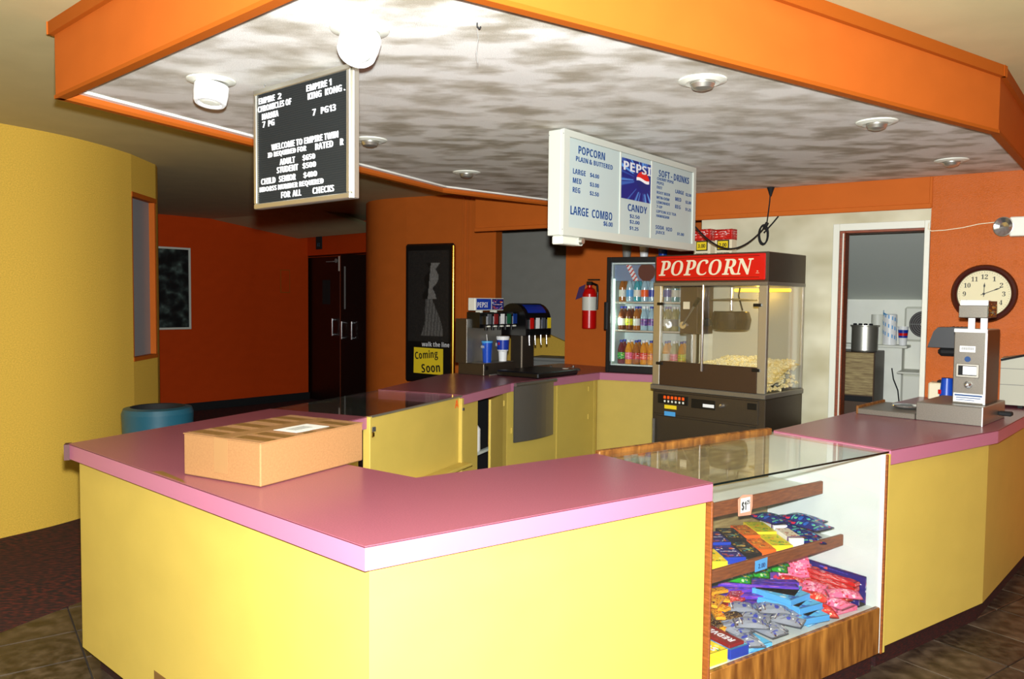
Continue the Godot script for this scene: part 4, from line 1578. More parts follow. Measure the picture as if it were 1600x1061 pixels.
func popcorn_machine() -> void:
	var t := thing("popcorn_machine", "tall stainless popcorn machine with red lettered header and glass warming cabinet", "popcorn machine", Vector3(POP_O.x, 0, POP_O.y), POP_A)
	var w := 0.95
	var d := -0.62
	begin()
	block(0.0, w, 0.08, 1.03, d, -0.012, 0.005)
	done("base_cabinet", M.dark_steel, t)
	begin()
	block(0.04, w - 0.04, 0.0, 0.08, d + 0.04, -0.05)
	done("plinth", M.matte_black, t)
	begin()
	block(0.02, 0.90, 0.84, 1.015, -0.012, 0.0, 0.003)
	var cp := done("control_panel", M.dark_steel, t)
	begin()
	block(0.06, 0.33, 0.925, 0.995, 0.0, 0.006, 0.002)
	done("switch_plate", M.black, cp)
	for k in 6:
		begin()
		block(0.115 + k * 0.033, 0.137 + k * 0.033, 0.962, 0.987, 0.006, 0.013, 0.003)
		done("rocker_switch", M.orange_ink, cp)
		begin()
		block(0.118 + k * 0.033, 0.134 + k * 0.033, 0.935, 0.952, 0.006, 0.010, 0.002)
		done("legend", M.off_white, cp)
	begin()
	block(0.36, 0.56, 0.915, 0.985, 0.0, 0.004, 0.001)
	done("data_plate", M.black, cp)
	begin()
	block(0.46, 0.555, 0.93, 0.955, 0.004, 0.006, 0.0005)
	done("white_strip", M.white, cp)
	begin()
	block(0.12, 0.23, 0.885, 0.915, 0.0, 0.002, 0.0005)
	done("yellow_label", M.yellow, cp)
	begin()
	block(0.12, 0.22, 0.83, 0.865, 0.0, 0.002, 0.0005)
	done("blue_label", M.light_blue, cp)
	begin()
	lathe([[0, 0], [0.018, 0], [0.014, 0.025], [0, 0.028]], Vector3(0.62, 0.955, 0.0), 14, Basis(Vector3.RIGHT, PI / 2))
	done("lock_knob", M.chrome, cp)
	begin()
	block(0.82, 0.89, 0.95, 0.995, 0.0, 0.006, 0.002)
	done("outlet", M.black, cp)
	begin()
	block(0.03, 0.89, 0.12, 0.825, -0.012, -0.002, 0.004)
	done("cabinet_door", M.dark_steel, t)
	begin()
	tube([Vector3(0.035, 0.3, 0.02), Vector3(0.035, 0.80, 0.02)], 0.012, 8)
	done("door_bar", M.chrome, t)
	begin()
	block(-0.008, w + 0.008, 1.03, 1.068, d - 0.004, 0.014, 0.005)
	done("ledge", M.steel, t)
	# glazed cabinet
	begin()
	block(0.0, 0.065, 1.068, 1.86, -0.035, 0.0, 0.004)
	done("corner_post", M.aluminium, t)
	begin()
	block(w - 0.065, w, 1.068, 1.86, -0.035, 0.0, 0.004)
	done("corner_post", M.aluminium, t)
	begin()
	block(w - 0.025, w, 1.068, 1.86, d, d + 0.025, 0.003)
	done("corner_post", M.aluminium, t)
	begin()
	block(0, 0.025, 1.068, 1.86, d, d + 0.025, 0.003)
	done("corner_post", M.aluminium, t)
	begin()
	block(0.065, w - 0.065, 1.068, 1.255, -0.02, 0.002, 0.003)
	done("kick_panel", M.brown_panel, t)
	begin()
	block(0.065, 0.448, 1.255, 1.83, -0.014, -0.009, 0.0005)
	done("door_pane", M.clear_case, t)
	begin()
	block(0.456, w - 0.065, 1.255, 1.83, -0.014, -0.009, 0.0005)
	done("door_pane", M.clear_case, t)
	for e in [[0.07, 1.70], [0.07, 1.235], [w - 0.07, 1.70], [w - 0.07, 1.235]]:
		begin()
		block(e[0] - 0.03, e[0] + 0.03, e[1] - 0.01, e[1] + 0.012, 0.0, 0.014, 0.003)
		done("hinge", M.black, t)
	begin()
	tube([Vector3(0.452, 1.20, 0.022), Vector3(0.452, 1.845, 0.022)], 0.011, 10)
	done("door_handle", M.chrome, t)
	begin()
	block(w - 0.006, w - 0.001, 1.08, 1.85, d + 0.025, -0.035, 0.0005)
	done("side_pane", M.clear_case, t)
	begin()
	block(0.001, 0.006, 1.08, 1.85, d + 0.025, -0.035, 0.0005)
	done("side_pane", M.clear_case, t)
	begin()
	block(0.18, w - 0.025, 1.07, 1.85, d + 0.002, d + 0.012, 0.001)
	done("back_panel", mat("machine_back", Color(0.72, 0.70, 0.60), 0.35), t)
	# header with the look of painted plastic
	begin()
	block(0.0, w, 1.862, 2.08, d, -0.01, 0.004)
	done("header_box", M.dark_steel, t)
	begin()
	block(-0.002, w + 0.002, 1.84, 1.868, d - 0.002, 0.006, 0.003)
	done("header_trim", M.steel, t)
	begin()
	block(0.02, 0.93, 1.88, 2.07, -0.012, 0.006, 0.006)
	var sg := done("header_sign", M.red, t)
	for y in [1.90, 2.052]:
		begin()
		block(0.05, 0.89, y - 0.003, y + 0.003, 0.006, 0.0075, 0.0004)
		done("pin_stripe", M.dark_red, sg)
	var pc := text(sg, "POPCORN", 0.08, 0.85, 1.977, 0.115, 0.0065, M.letter_cream, serif)
	pc.transform.basis = Basis(pc.transform.basis.x, Vector3(0.22 * pc.transform.basis.y.length(), pc.transform.basis.y.y, 0), pc.transform.basis.z)
	pc.position.x -= 0.02
	begin()
	block(0.868, 0.880, 1.940, 1.945, 0.006, 0.0075, 0.0004)
	block(0.862, 0.888, 1.928, 1.931, 0.006, 0.0075, 0.0004)
	done("maker_mark", M.letter_cream, sg)
	# kettle, arm and motor box
	begin()
	block(0.03, 0.19, 1.46, 1.85, d + 0.03, -0.34, 0.004)
	var mb := done("motor_box", M.brown_panel, t)
	begin()
	block(0.06, 0.12, 1.66, 1.72, -0.34, -0.336, 0.001)
	done("rating_plate", M.letter_cream, mb)
	begin()
	lathe([[0, 0], [0.03, 0], [0.03, 0.02], [0, 0.02]], Vector3(0.07, 1.53, -0.34), 14, Basis(Vector3.RIGHT, PI / 2))
	done("pivot", M.chrome, mb)
	begin()
	tube([Vector3(0.07, 1.53, -0.32), Vector3(0.22, 1.70, -0.26)], 0.008, 8)
	done("arm", M.chrome, mb)
	begin()
	tube([Vector3(0.21, 1.69, -0.26), Vector3(0.26, 1.745, -0.245)], 0.018, 10)
	done("grip", M.black, mb)
	begin()
	lathe([[0, -0.075], [0.12, -0.075], [0.138, -0.062], [0.152, 0.01], [0.135, 0.068], [0.128, 0.075], [0.0, 0.075]], Vector3(0.50, 1.575, -0.32), 32)
	var kt := done("kettle", M.kettle, t)
	begin()
	block(0.27, 0.34, 1.53, 1.59, -0.36, -0.28, 0.01)
	done("kettle_bracket", M.black, kt)
	begin()
	tube([Vector3(0.50, 1.66, -0.32), Vector3(0.50, 1.83, -0.32)], 0.011, 10)
	done("kettle_rod", M.chrome, kt)
	begin()
	lathe([[0, 0.0], [0.17, 0.0], [0.175, 0.006], [0.05, 0.014], [0, 0.015]], Vector3(0.52, 1.735, -0.32), 28)
	done("kettle_lid", M.aluminium, kt)
	begin()
	tube([Vector3(0.58, 1.83, -0.30), Vector3(0.58, 1.77, -0.28), Vector3(0.62, 1.66, -0.27)], 0.006, 6)
	done("kettle_cable", M.black, kt)
	# warming lamp: a yellow tube under the roof of the cabinet
	var lm := StandardMaterial3D.new()
	lm.albedo_color = Color(1.0, 0.9, 0.4)
	lm.emission_enabled = true
	lm.emission = Color(1.0, 0.80, 0.20)
	lm.emission_energy_multiplier = 1.4
	begin()
	tube([Vector3(0.42, 1.815, d + 0.10), Vector3(0.88, 1.815, d + 0.10)], 0.014, 12)
	done("lamp_tube", lm, t)
	var al := OmniLight3D.new()
	al.name = "warming_light"
	al.light_color = Color(1.0, 0.82, 0.36)
	al.light_energy = 0.025
	al.light_size = 0.04
	al.shadow_enabled = true
	al.omni_range = 10.0
	al.omni_attenuation = 2.0
	al.position = Vector3(0.66, 1.785, d + 0.13)
	t.add_child(al)
	# popcorn: a heap of kernels
	var kern := SurfaceTool.new()
	S = kern
	kern.begin(Mesh.PRIMITIVE_TRIANGLES)
	for e in [[Vector3(0, 0, 0), 0.010], [Vector3(0.009, 0.003, 0.002), 0.008], [Vector3(-0.006, 0.005, 0.006), 0.008], [Vector3(-0.003, 0.002, -0.008), 0.0085]]:
		var c: Vector3 = e[0]
		var r: float = e[1]
		lathe([[0, -r], [r * 0.75, -r * 0.6], [r, 0], [r * 0.75, r * 0.6], [0, r]], c, 6)
	var km := kern.commit()
	var kmat := StandardMaterial3D.new()
	kmat.vertex_color_use_as_albedo = true
	kmat.roughness = 0.8
	var mm := MultiMesh.new()
	mm.transform_format = MultiMesh.TRANSFORM_3D
	mm.use_colors = true
	mm.mesh = km
	mm.instance_count = 3200
	for k in 3200:
		var x := rng.randf_range(0.02, w - 0.025)
		var z := rng.randf_range(d + 0.03, -0.045)
		var top := heap(x, z)
		var y := top - absf(rng.randfn(0.0, 0.012))
		if z > -0.07 or x > w - 0.05:
			y = rng.randf_range(1.08, top)
		mm.set_instance_transform(k, Transform3D(Basis.from_euler(Vector3(rng.randf() * TAU, rng.randf() * TAU, 0)).scaled(Vector3.ONE * rng.randf_range(0.8, 1.25)), Vector3(x, y, z)))
		mm.set_instance_color(k, Color(0.88, 0.70, 0.26).lerp(Color(0.93, 0.84, 0.50), rng.randf()))
	var mi := MultiMeshInstance3D.new()
	mi.name = numbered("popcorn")
	mi.multimesh = mm
	mi.material_override = kmat
	mi.set_meta("kind", "stuff")
	mi.position = t.position
	mi.rotation = t.rotation
	tag(mi, "heap of popped corn inside the glass cabinet", "popcorn")
	add_child(mi)
	begin()
	var nx := 16
	var nz := 12
	for i in nx:
		for j in nz:
			var q := []
			for e in [[0, 0], [1, 0], [1, 1], [0, 1]]:
				var x := lerpf(0.008, w - 0.008, float(i + e[0]) / nx)
				var z := lerpf(d + 0.015, -0.04, float(j + e[1]) / nz)
				q.append(Vector3(x, heap(x, z) - 0.012, z))
			flat(q[0], q[1], q[2], Vector3.UP)
			flat(q[0], q[2], q[3], Vector3.UP)
	done("tray", M.popcorn, t)
	# cartons on top, each with a price flag
	for k in 2:
		var bx := thing("popcorn_carton", ["red and cream popcorn carton half hidden behind the end of the menu sign", "red and cream popcorn carton under the drooping black cord"][k], "carton", plan(POP_O, POP_A, 0.17 + 0.19 * k, 2.081, -0.46), POP_A)
		begin()
		block(-0.075, 0.075, 0.0, 0.15, -0.04, 0.04, 0.003)
		done("carton", M.letter_cream, bx)
		begin()
		block(-0.077, 0.077, 0.13, 0.225 - 0.01 * k, -0.042, 0.042, 0.003)
		done("red_top", M.p_red, bx)
		begin()
		block(-0.05, 0.055, 0.05, 0.13, 0.042, 0.046, 0.001)
		done("price_frame", M.ink, bx)
		begin()
		block(-0.042, 0.047, 0.058, 0.122, 0.046, 0.048, 0.0005)
		done("price_card", M.yellow, bx)
		text(bx, ["3.00", "2.00"][k], -0.03, 0.035, 0.09, 0.03, 0.048, M.ink)
		text(bx, "POPCORN", -0.05, 0.055, 0.022, 0.022, 0.04, M.ink)


func heap(x: float, z: float) -> float:
	return 1.12 + 0.17 * exp(-pow((x - 0.5) / 0.42, 2.0)) * (0.75 + 0.25 * sin(z * 9.0)) + 0.08 * smoothstep(0.55, 0.95, x) * smoothstep(-0.1, -0.45, z) + 0.015 * sin(x * 23.0) * sin(z * 19.0)


func signs() -> void:
	# changeable letter board
	var t := thing("letter_board", "black grooved letter board in an aluminium frame hung from the canopy, listing films and prices", "sign", Vector3(-1.117, 2.10, -3.455), 130.2)
	var w := 0.655
	var h := 0.505
	begin()
	block(0.015, w - 0.015, 0.015, h - 0.015, -0.025, -0.006, 0.002)
	for k in 52:
		var y := 0.022 + k * (h - 0.044) / 51.0
		block(0.02, w - 0.02, y - 0.0028, y + 0.0028, -0.006, -0.0035, 0.0009)
	done("grooved_felt", M.felt, t)
	begin()
	block(0, w, 0, 0.022, -0.03, 0.006, 0.003)
	block(0, w, h - 0.022, h, -0.03, 0.006, 0.003)
	block(0, 0.022, 0.022, h - 0.022, -0.03, 0.006, 0.003)
	block(w - 0.022, w, 0.022, h - 0.022, -0.03, 0.006, 0.003)
	block(w, w + 0.012, 0, h, -0.032, -0.004, 0.003)
	done("frame", M.aluminium, t)
	for x in [0.055, w - 0.03]:
		begin()
		tube([Vector3(x, h, -0.012), Vector3(x, h + 0.016, -0.012), Vector3(x + 0.010, h + 0.020, -0.012), Vector3(x + 0.012, h + 0.014, -0.012)], 0.002, 6)
		done("hook", M.grey, t)
	var iw := w - 0.05
	var ih := h - 0.05
	var lines := [
		["EMPIRE", 0.01, 0.205, 0.055], ["2", 0.245, 0.285, 0.055], ["EMPIRE 1", 0.575, 0.84, 0.055],
		["CHRONICLES OF", 0.0, 0.40, 0.128], ["KING  KONG .", 0.59, 0.98, 0.128],
		["NARNIA", 0.05, 0.25, 0.205], ["7  PG", 0.055, 0.20, 0.277], ["7   PG13", 0.64, 0.885, 0.275],
		["WELCOME TO EMPIRE TWIN", 0.165, 0.91, 0.505], ["ID REQUIRED FOR", 0.12, 0.57, 0.575], ["RATED    R", 0.67, 0.965, 0.575],
		["ADULT", 0.265, 0.44, 0.652], ["$650", 0.53, 0.665, 0.652], ["STUDENT", 0.23, 0.475, 0.722], ["$500", 0.53, 0.675, 0.722],
		["CHILD", 0.035, 0.21, 0.805], ["SENIOR", 0.255, 0.45, 0.805], ["$400", 0.54, 0.685, 0.805],
		["NDORSS NUMBER REQUIRED", 0.015, 0.755, 0.882], ["FOR  ALL", 0.28, 0.51, 0.952], ["CHECKS", 0.64, 0.865, 0.952]]
	for l in lines:
		text(t, l[0], 0.025 + l[1] * iw, 0.025 + l[2] * iw, h - 0.025 - l[3] * ih, 0.0255, -0.0035, M.letter_white, null, "lettering", 0.003)
	# menu sign
	var s := thing("menu_sign", "long white menu sign box with blue lettering and a cola picture under the canopy", "sign", Vector3(0.264, 2.065, -4.20), 38.9)
	var L := 1.54
	begin()
	block(0.0, L, 0.0, 0.555, -0.105, -0.02, 0.004)
	done("sign_box", M.sign_case, s)
	begin()
	outline([Vector2(0, 0), Vector2(L, 0), Vector2(L, 0.045), Vector2(0, 0.045)], -0.02, 0.0)
	outline([Vector2(0, 0.52), Vector2(L, 0.52), Vector2(L, 0.555), Vector2(0, 0.555)], -0.02, 0.0)
	outline([Vector2(0, 0.045), Vector2(0.05, 0.045), Vector2(0.05, 0.52), Vector2(0, 0.52)], -0.02, 0.0)
	outline([Vector2(L - 0.035, 0.045), Vector2(L, 0.045), Vector2(L, 0.52), Vector2(L - 0.035, 0.52)], -0.02, 0.0)
	done("sign_rim", M.sign_case, s)
	begin()
	block(0.05, L - 0.035, 0.045, 0.52, -0.02, -0.010, 0.0005)
	done("face_panel", M.sign_face, s)
	for x in [0.003, 0.097]:
		for y in [0.03, 0.53]:
			begin()
			tube([Vector3(-0.001, y, -x - 0.002), Vector3(0.001, y, -x - 0.002)], 0.003, 6)
			done("rivet", M.grey, s)
	var x0 := 0.05
	var pw := L - 0.085
	var yt := 0.52
	var ph := 0.475
	for u in [0.361, 0.613]:
		begin()
		block(x0 + u * pw - 0.006, x0 + u * pw + 0.006, 0.045, 0.52, -0.010, -0.004, 0.002)
		done("divider", M.sign_case, s)
	begin()
	var cx0 := x0 + 0.369 * pw
	var cx1 := x0 + 0.606 * pw
	quad(Vector3(cx0, yt - 0.554 * ph, -0.006), Vector3(cx1, yt - 0.554 * ph, -0.006), Vector3(cx1, yt - 0.06 * ph, -0.006), Vector3(cx0, yt - 0.06 * ph, -0.006), Vector3.BACK)
	done("cola_picture", M.cola_print, s)
	text(s, "PEPSI", x0 + 0.385 * pw, x0 + 0.604 * pw, yt - 0.15 * ph, 0.052, -0.006, M.letter_white)
	var menu := [
		["POPCORN", 0.066, 0.248, 0.111, 0.042], ["PLAIN & BUTTERED", 0.05, 0.305, 0.216, 0.026],
		["LARGE", 0.032, 0.115, 0.363, 0.028], ["$4.00", 0.146, 0.208, 0.363, 0.026], ["MED", 0.032, 0.088, 0.465, 0.028], ["$3.00", 0.146, 0.208, 0.47, 0.026], ["REG", 0.032, 0.08, 0.57, 0.028], ["$2.50", 0.146, 0.208, 0.572, 0.026],
		["LARGE  COMBO", 0.019, 0.307, 0.803, 0.046], ["$6.00", 0.245, 0.312, 0.899, 0.030],
		["CANDY", 0.426, 0.583, 0.652, 0.042], ["$2.50", 0.443, 0.522, 0.756, 0.024], ["$2.00", 0.443, 0.522, 0.826, 0.024], ["$1.25", 0.443, 0.515, 0.905, 0.024],
		["SOFT - DRINKS", 0.68, 0.964, 0.13, 0.042], ["CHERRY PEPSI", 0.665, 0.815, 0.205, 0.017], ["PEPSI", 0.665, 0.725, 0.26, 0.017], ["DIET", 0.665, 0.712, 0.318, 0.017], ["ROOT BEER", 0.665, 0.785, 0.385, 0.017], ["MTN-DEW", 0.665, 0.78, 0.45, 0.017], ["LEMONADE", 0.665, 0.785, 0.512, 0.017], ["7-UP", 0.665, 0.715, 0.57, 0.017], ["LIPTON ICE TEA", 0.665, 0.845, 0.632, 0.017], ["HAWAIIAN", 0.665, 0.78, 0.69, 0.017],
		["LARGE", 0.835, 0.915, 0.315, 0.024], ["$2.50", 0.935, 0.99, 0.325, 0.022], ["MED", 0.835, 0.892, 0.418, 0.024], ["$2.00", 0.935, 0.99, 0.43, 0.022], ["REG", 0.835, 0.887, 0.52, 0.024], ["$1.25", 0.935, 0.99, 0.53, 0.022],
		["SODA", 0.66, 0.735, 0.84, 0.024], ["H2O", 0.755, 0.81, 0.845, 0.024], ["JUICE", 0.66, 0.742, 0.912, 0.024], ["$1.00", 0.86, 0.925, 0.887, 0.022]]
	for l in menu:
		text(s, l[0], x0 + l[1] * pw, x0 + l[2] * pw, yt - l[3] * ph, l[4], -0.010, M.sign_blue)
	begin()
	block(0.02, 0.22, -0.045, 0.0, -0.09, -0.02, 0.006)
	done("ballast_box", M.off_white, s)
	begin()
	lathe([[0, 0], [0.02, 0.0], [0.016, 0.02], [0, 0.022]], Vector3(0.19, -0.02, -0.02), 14, Basis(Vector3.RIGHT, PI / 2))
	done("socket", M.aluminium, s)
	# black power cord from the sign to a plug under the canopy
	var cd := thing("power_cord", "black power cord drooping from the menu sign to a ceiling plug, surplus tied in loops", "cord", Vector3.ZERO)
	var pe := plan(WALL_O, WALL_A, -1.96, SOFFIT - 0.002, 0.06)
	var sgn := plan(Vector2(0.264, -4.20), 38.9, 1.549, 2.33, -0.09)
	var knot := pe + Vector3(-0.035, -0.30, 0.03)
	var pts := []
	for k in 25:
		var u := k / 24.0
		var p := sgn.lerp(knot, u)
		p.y -= 0.46 * u * (1.0 - u) + 0.10 * sin(PI * u)
		pts.append(p)
	begin()
	tube(pts, 0.006, 6)
	done("cord_run", M.matte_black, cd)
	begin()
	tube([pe, pe + Vector3(-0.01, -0.12, 0.01), knot], 0.005, 6)
	done("cord_drop", M.matte_black, cd)
	begin()
	lathe([[0, 0], [0.03, 0], [0.018, -0.035], [0.008, -0.07], [0, -0.072]], pe, 12)
	done("plug", M.matte_black, cd)
	begin()
	for k in 2:
		var lp := []
		for j in 15:
			var a := TAU * j / 14.0
			lp.append(knot + Vector3(-0.02 - 0.01 * k + 0.035 * sin(a) * (1 if k == 0 else -1), -0.07 - 0.075 * cos(a) - 0.01 * k, 0.01 * k))
		tube(lp, 0.006, 6)
	tube([knot + Vector3(-0.02, -0.06, 0), knot + Vector3(0.05, 0.02, 0), knot + Vector3(0.09, 0.07, 0)], 0.006, 6)
	tube([knot + Vector3(-0.02, -0.03, 0), knot + Vector3(0.005, 0.02, 0)], 0.014, 8)
	done("cord_loops", M.matte_black, cd)


func clock_wall() -> void:
	var c := thing("round_clock", "round wall clock with dark red wooden rim and cream face", "clock", plan(WALL_O, WALL_A, -0.485, 1.795, 0.004), WALL_A)
	var face := Basis(Vector3.RIGHT, PI / 2)
	begin()
	lathe([[0.160, 0.0], [0.200, 0.0], [0.202, 0.012], [0.192, 0.034], [0.176, 0.040], [0.164, 0.030], [0.160, 0.012]], Vector3.ZERO, 48, face)
	done("rim", M.clock_wood, c)
	begin()
	lathe([[0.162, 0.0], [0.162, 0.012], [0.0, 0.012]], Vector3.ZERO, 48, face)
	done("dial", M.clock_face, c)
	for k in 12:
		var a := TAU * (k + 1) / 12.0
		var p := Vector2(sin(a), cos(a)) * 0.118
		text(c, str(k + 1), p.x - (0.020 if k >= 9 else 0.010), p.x + (0.020 if k >= 9 else 0.010), p.y, 0.032, 0.012, M.ink, serif, "numeral")
	begin()
	for k in 60:
		var a := TAU * k / 60.0
		var d := Vector3(sin(a), cos(a), 0)
		tube([d * 0.146 + Vector3(0, 0, 0.0125), d * (0.152 if k % 5 else 0.156) + Vector3(0, 0, 0.0125)], 0.0008, 4)
	done("minute_track", M.ink, c)
	for e in [[0.03, 0.078, 0.006], [1.17, 0.115, 0.005]]:
		var d := Vector2(sin(e[0]), cos(e[0]))
		var n := Vector2(d.y, -d.x)
		begin()
		outline([-d * 0.02 - n * 0.002, -d * 0.02 + n * 0.002, d * e[1] * 0.55 + n * 0.002, d * e[1] * 0.7 + n * e[2], d * e[1], d * e[1] * 0.7 - n * e[2], d * e[1] * 0.55 - n * 0.002], 0.016, 0.018)
		done("hand", M.ink, c)
	begin()
	lathe([[0.008, 0.012], [0.008, 0.022], [0, 0.022]], Vector3.ZERO, 12, face)
	done("hub", M.ink, c)
	# towel dispenser
	var t := thing("towel_dispenser", "black plastic paper towel dispenser on the orange wall", "dispenser", plan(WALL_O, WALL_A, -0.80, 1.36, 0.003), WALL_A)
	begin()
	outline([Vector2(0.0, 0.06), Vector2(0.31, 0.06), Vector2(0.31, 0.13), Vector2(0.29, 0.19), Vector2(0.25, 0.205), Vector2(0.06, 0.20), Vector2(0.035, 0.17)], 0.0, 0.19)
	done("cover", mat("charcoal", Color(0.06, 0.065, 0.07), 0.5), t)
	begin()
	for k in 5:
		block(0.14 + k * 0.025, 0.147 + k * 0.025, 0.198, 0.206, 0.02, 0.17, 0.001)
	done("ribs", M.charcoal, t)
	begin()
	block(0.06, 0.27, 0.0, 0.06, 0.03, 0.15, 0.02)
	done("feed_mouth", M.matte_black, t)
	# emergency lamp
	var e := thing("emergency_lamp", "white emergency lamp box with round chrome spotlight head, switched off", "lamp", plan(WALL_O, WALL_A, -0.345, 2.18, 0.003), WALL_A)
	begin()
	block(0.0, 0.34, 0.0, 0.13, 0.0, 0.10, 0.006)
	done("housing", M.off_white, e)
	begin()
	lathe([[0, 0.0], [0.045, 0.01], [0.062, 0.05], [0.066, 0.06], [0.060, 0.062]], Vector3(-0.015, 0.065, 0.06), 24, Basis(Vector3.RIGHT, PI / 2) * Basis(Vector3.BACK, 0.35))
	done("lamp_shell", M.aluminium, e)
	begin()
	lathe([[0.060, 0.060], [0.03, 0.045], [0, 0.04]], Vector3(-0.015, 0.065, 0.06), 24, Basis(Vector3.RIGHT, PI / 2) * Basis(Vector3.BACK, 0.35))
	done("reflector", M.chrome, e)
	var wr := thing("lamp_wire", "thin white wire running along the orange wall to the emergency lamp", "wire", Vector3(WALL_O.x, 0, WALL_O.y), WALL_A)
	begin()
	tube([Vector3(-0.84, 2.30, 0.018), Vector3(-0.845, 2.26, 0.018), Vector3(-0.825, 2.243, 0.006), Vector3(-0.74, 2.245, 0.006), Vector3(-0.63, 2.258, 0.006), Vector3(-0.53, 2.279, 0.006), Vector3(-0.43, 2.287, 0.006), Vector3(-0.34, 2.29, 0.006)], 0.0035, 6)
	done("wire", M.letter_cream, wr)


func ice_dispenser() -> void:
	# base box with a low tray beside it, near the outer corner of the leg
	var o := Vector2(2.585, -4.33)
	var az := 134.0   # local +X runs toward the outer corner; +Z faces into the photograph
	var t := thing("ice_dispenser", "stainless ice and drink dispenser tower on a low steel base", "dispenser", Vector3(o.x, TOP, o.y), az)
	begin()
	block(-0.34, 0.0, 0.0, 0.105, -0.50, 0.0, 0.004)
	done("base_box", M.steel, t)
	begin()
	block(-0.003, 0.003, 0.0, 0.106, -0.004, 0.003, 0.001)
	done("corner_strip", M.white, t)
	begin()
	block(-0.67, -0.345, 0.0, 0.035, -0.46, 0.0, 0.004)
	done("drip_tray", M.steel, t)
	begin()
	block(-0.68, -0.665, 0.0, 0.05, -0.46, 0.0, 0.004)
	done("tray_lip", M.worn_wood, t)
	begin()
	lathe([[0.0, 0.04], [0.07, 0.04], [0.085, 0.05], [0.08, 0.056], [0.03, 0.062], [0, 0.062]], Vector3(-0.46, 0.0, -0.22), 22)
	done("round_lid", M.chrome, t)
	begin()
	block(0.0, 0.07, 0.03, 0.055, -0.38, -0.33, 0.006)
	done("drain_valve", M.matte_black, t)
	var x0 := -0.185
	var x1 := -0.02
	var z0 := -0.12
	begin()
	block(x0, x1, 0.105, 0.53, z0 - 0.28, z0, 0.004)
	done("tower", M.steel, t)
	begin()
	block(x1, x1 + 0.002, 0.11, 0.525, z0 - 0.275, z0 - 0.005, 0.0005)
	done("side_sheet", M.brown_panel, t)
	begin()
	block(x0 - 0.002, x1 + 0.002, 0.512, 0.532, z0 - 0.01, z0 + 0.004, 0.002)
	block(x1 - 0.008, x1 + 0.003, 0.107, 0.512, z0 - 0.004, z0 + 0.003, 0.001)
	done("edge_strip", M.white, t)
	begin()
	block(x0 + 0.03, x0 + 0.11, 0.40, 0.435, z0, z0 + 0.002, 0.0005)
	var bl := done("bar_code_label", M.white, t)
	begin()
	for k in 12:
		block(x0 + 0.04 + k * 0.0052, x0 + 0.0425 + k * 0.0052, 0.412, 0.428, z0 + 0.002, z0 + 0.0026, 0.0001)
	done("bars", M.ink, bl)
	begin()
	lathe([[0, 0], [0.016, 0], [0.016, 0.002], [0, 0.002]], Vector3(x0 + 0.072, 0.36, z0), 18, Basis(Vector3.RIGHT, PI / 2))
	done("blue_sticker", M.sign_blue, t)
	begin()
	block(x0 + 0.015, x0 + 0.135, 0.255, 0.335, z0, z0 + 0.008, 0.006)
	var mw := done("meter_frame", M.aluminium, t)
	begin()
	block(x0 + 0.028, x0 + 0.122, 0.268, 0.323, z0 + 0.008, z0 + 0.0095, 0.001)
	done("meter_well", M.matte_black, mw)
	begin()
	block(x0 + 0.052, x0 + 0.122, 0.272, 0.32, z0 + 0.0095, z0 + 0.011, 0.0005)
	done("meter_card", M.white, mw)
	begin()
	lathe([[0, 0], [0.022, 0], [0.020, 0.012], [0.008, 0.03], [0, 0.032]], Vector3(x0 + 0.08, 0.215, z0), 16, Basis(Vector3.RIGHT, PI / 2))
	done("key_knob", M.chrome, t)
	begin()
	block(x0 + 0.006, x1 - 0.006, 0.115, 0.165, z0, z0 + 0.002, 0.0005)
	var nl := done("notice_label", M.white, t)
	begin()
	block(x0 + 0.012, x1 - 0.012, 0.149, 0.158, z0 + 0.002, z0 + 0.0026, 0.0001)
	block(x0 + 0.02, x1 - 0.02, 0.137, 0.142, z0 + 0.002, z0 + 0.0026, 0.0001)
	block(x0 + 0.02, x1 - 0.05, 0.125, 0.129, z0 + 0.002, z0 + 0.0026, 0.0001)
	done("print_lines", M.sign_blue, nl)
	for x in [x0 + 0.045, x0 + 0.108]:
		begin()
		block(x, x + 0.035, 0.53, 0.60, z0 - 0.10, z0 - 0.09, 0.001)
		done("sign_strut", M.white, t)
	begin()
	block(x0 + 0.012, x1 - 0.005, 0.595, 0.665, z0 - 0.10, z0 - 0.02, 0.003)
	var hb := done("header_box", M.steel, t)
	begin()
	block(x0 + 0.014, x1 - 0.007, 0.665, 0.695, z0 - 0.09, z0 - 0.03, 0.003)
	done("white_cap", M.white, hb)
	begin()
	block(x1 - 0.005, x1 - 0.002, 0.597, 0.69, z0 - 0.20, z0 - 0.02, 0.001)
	done("picture_board", M.p_dark, hb)
	# things along the wall on this counter
	var u := cup("paper_cup", "blue printed paper cup upside down beside the steel dispenser", plan(WALL_O, WALL_A, -0.665, TOP, 0.24), 0.034, 0.048, 0.165, M.cup_print, null, true)
	text(u, "PEPSI", -0.03, 0.035, 0.03, 0.022, 0.047, M.letter_white)
	begin()
	block(-0.036, -0.015, 0.055, 0.085, 0.036, 0.046, 0.003)
	done("red_patch", M.red, u)
	var nb := thing("napkin_box", "small cream napkin box behind the upside-down blue cup", "box", plan(WALL_O, WALL_A, -0.68, TOP, 0.085), WALL_A)
	begin()
	block(-0.11, 0.16, 0.0, 0.12, -0.075, 0.075, 0.008)
	done("box", M.letter_cream, nb)
	begin()
	block(-0.06, 0.0, 0.12, 0.135, -0.04, 0.04, 0.004)
	done("black_clip", M.matte_black, nb)
	var bm := thing("beige_appliance", "boxy beige appliance with rounded top and black cord by the orange wall", "appliance", plan(WALL_O, WALL_A, -0.05, TOP + 0.02, 0.20), WALL_A)
	begin()
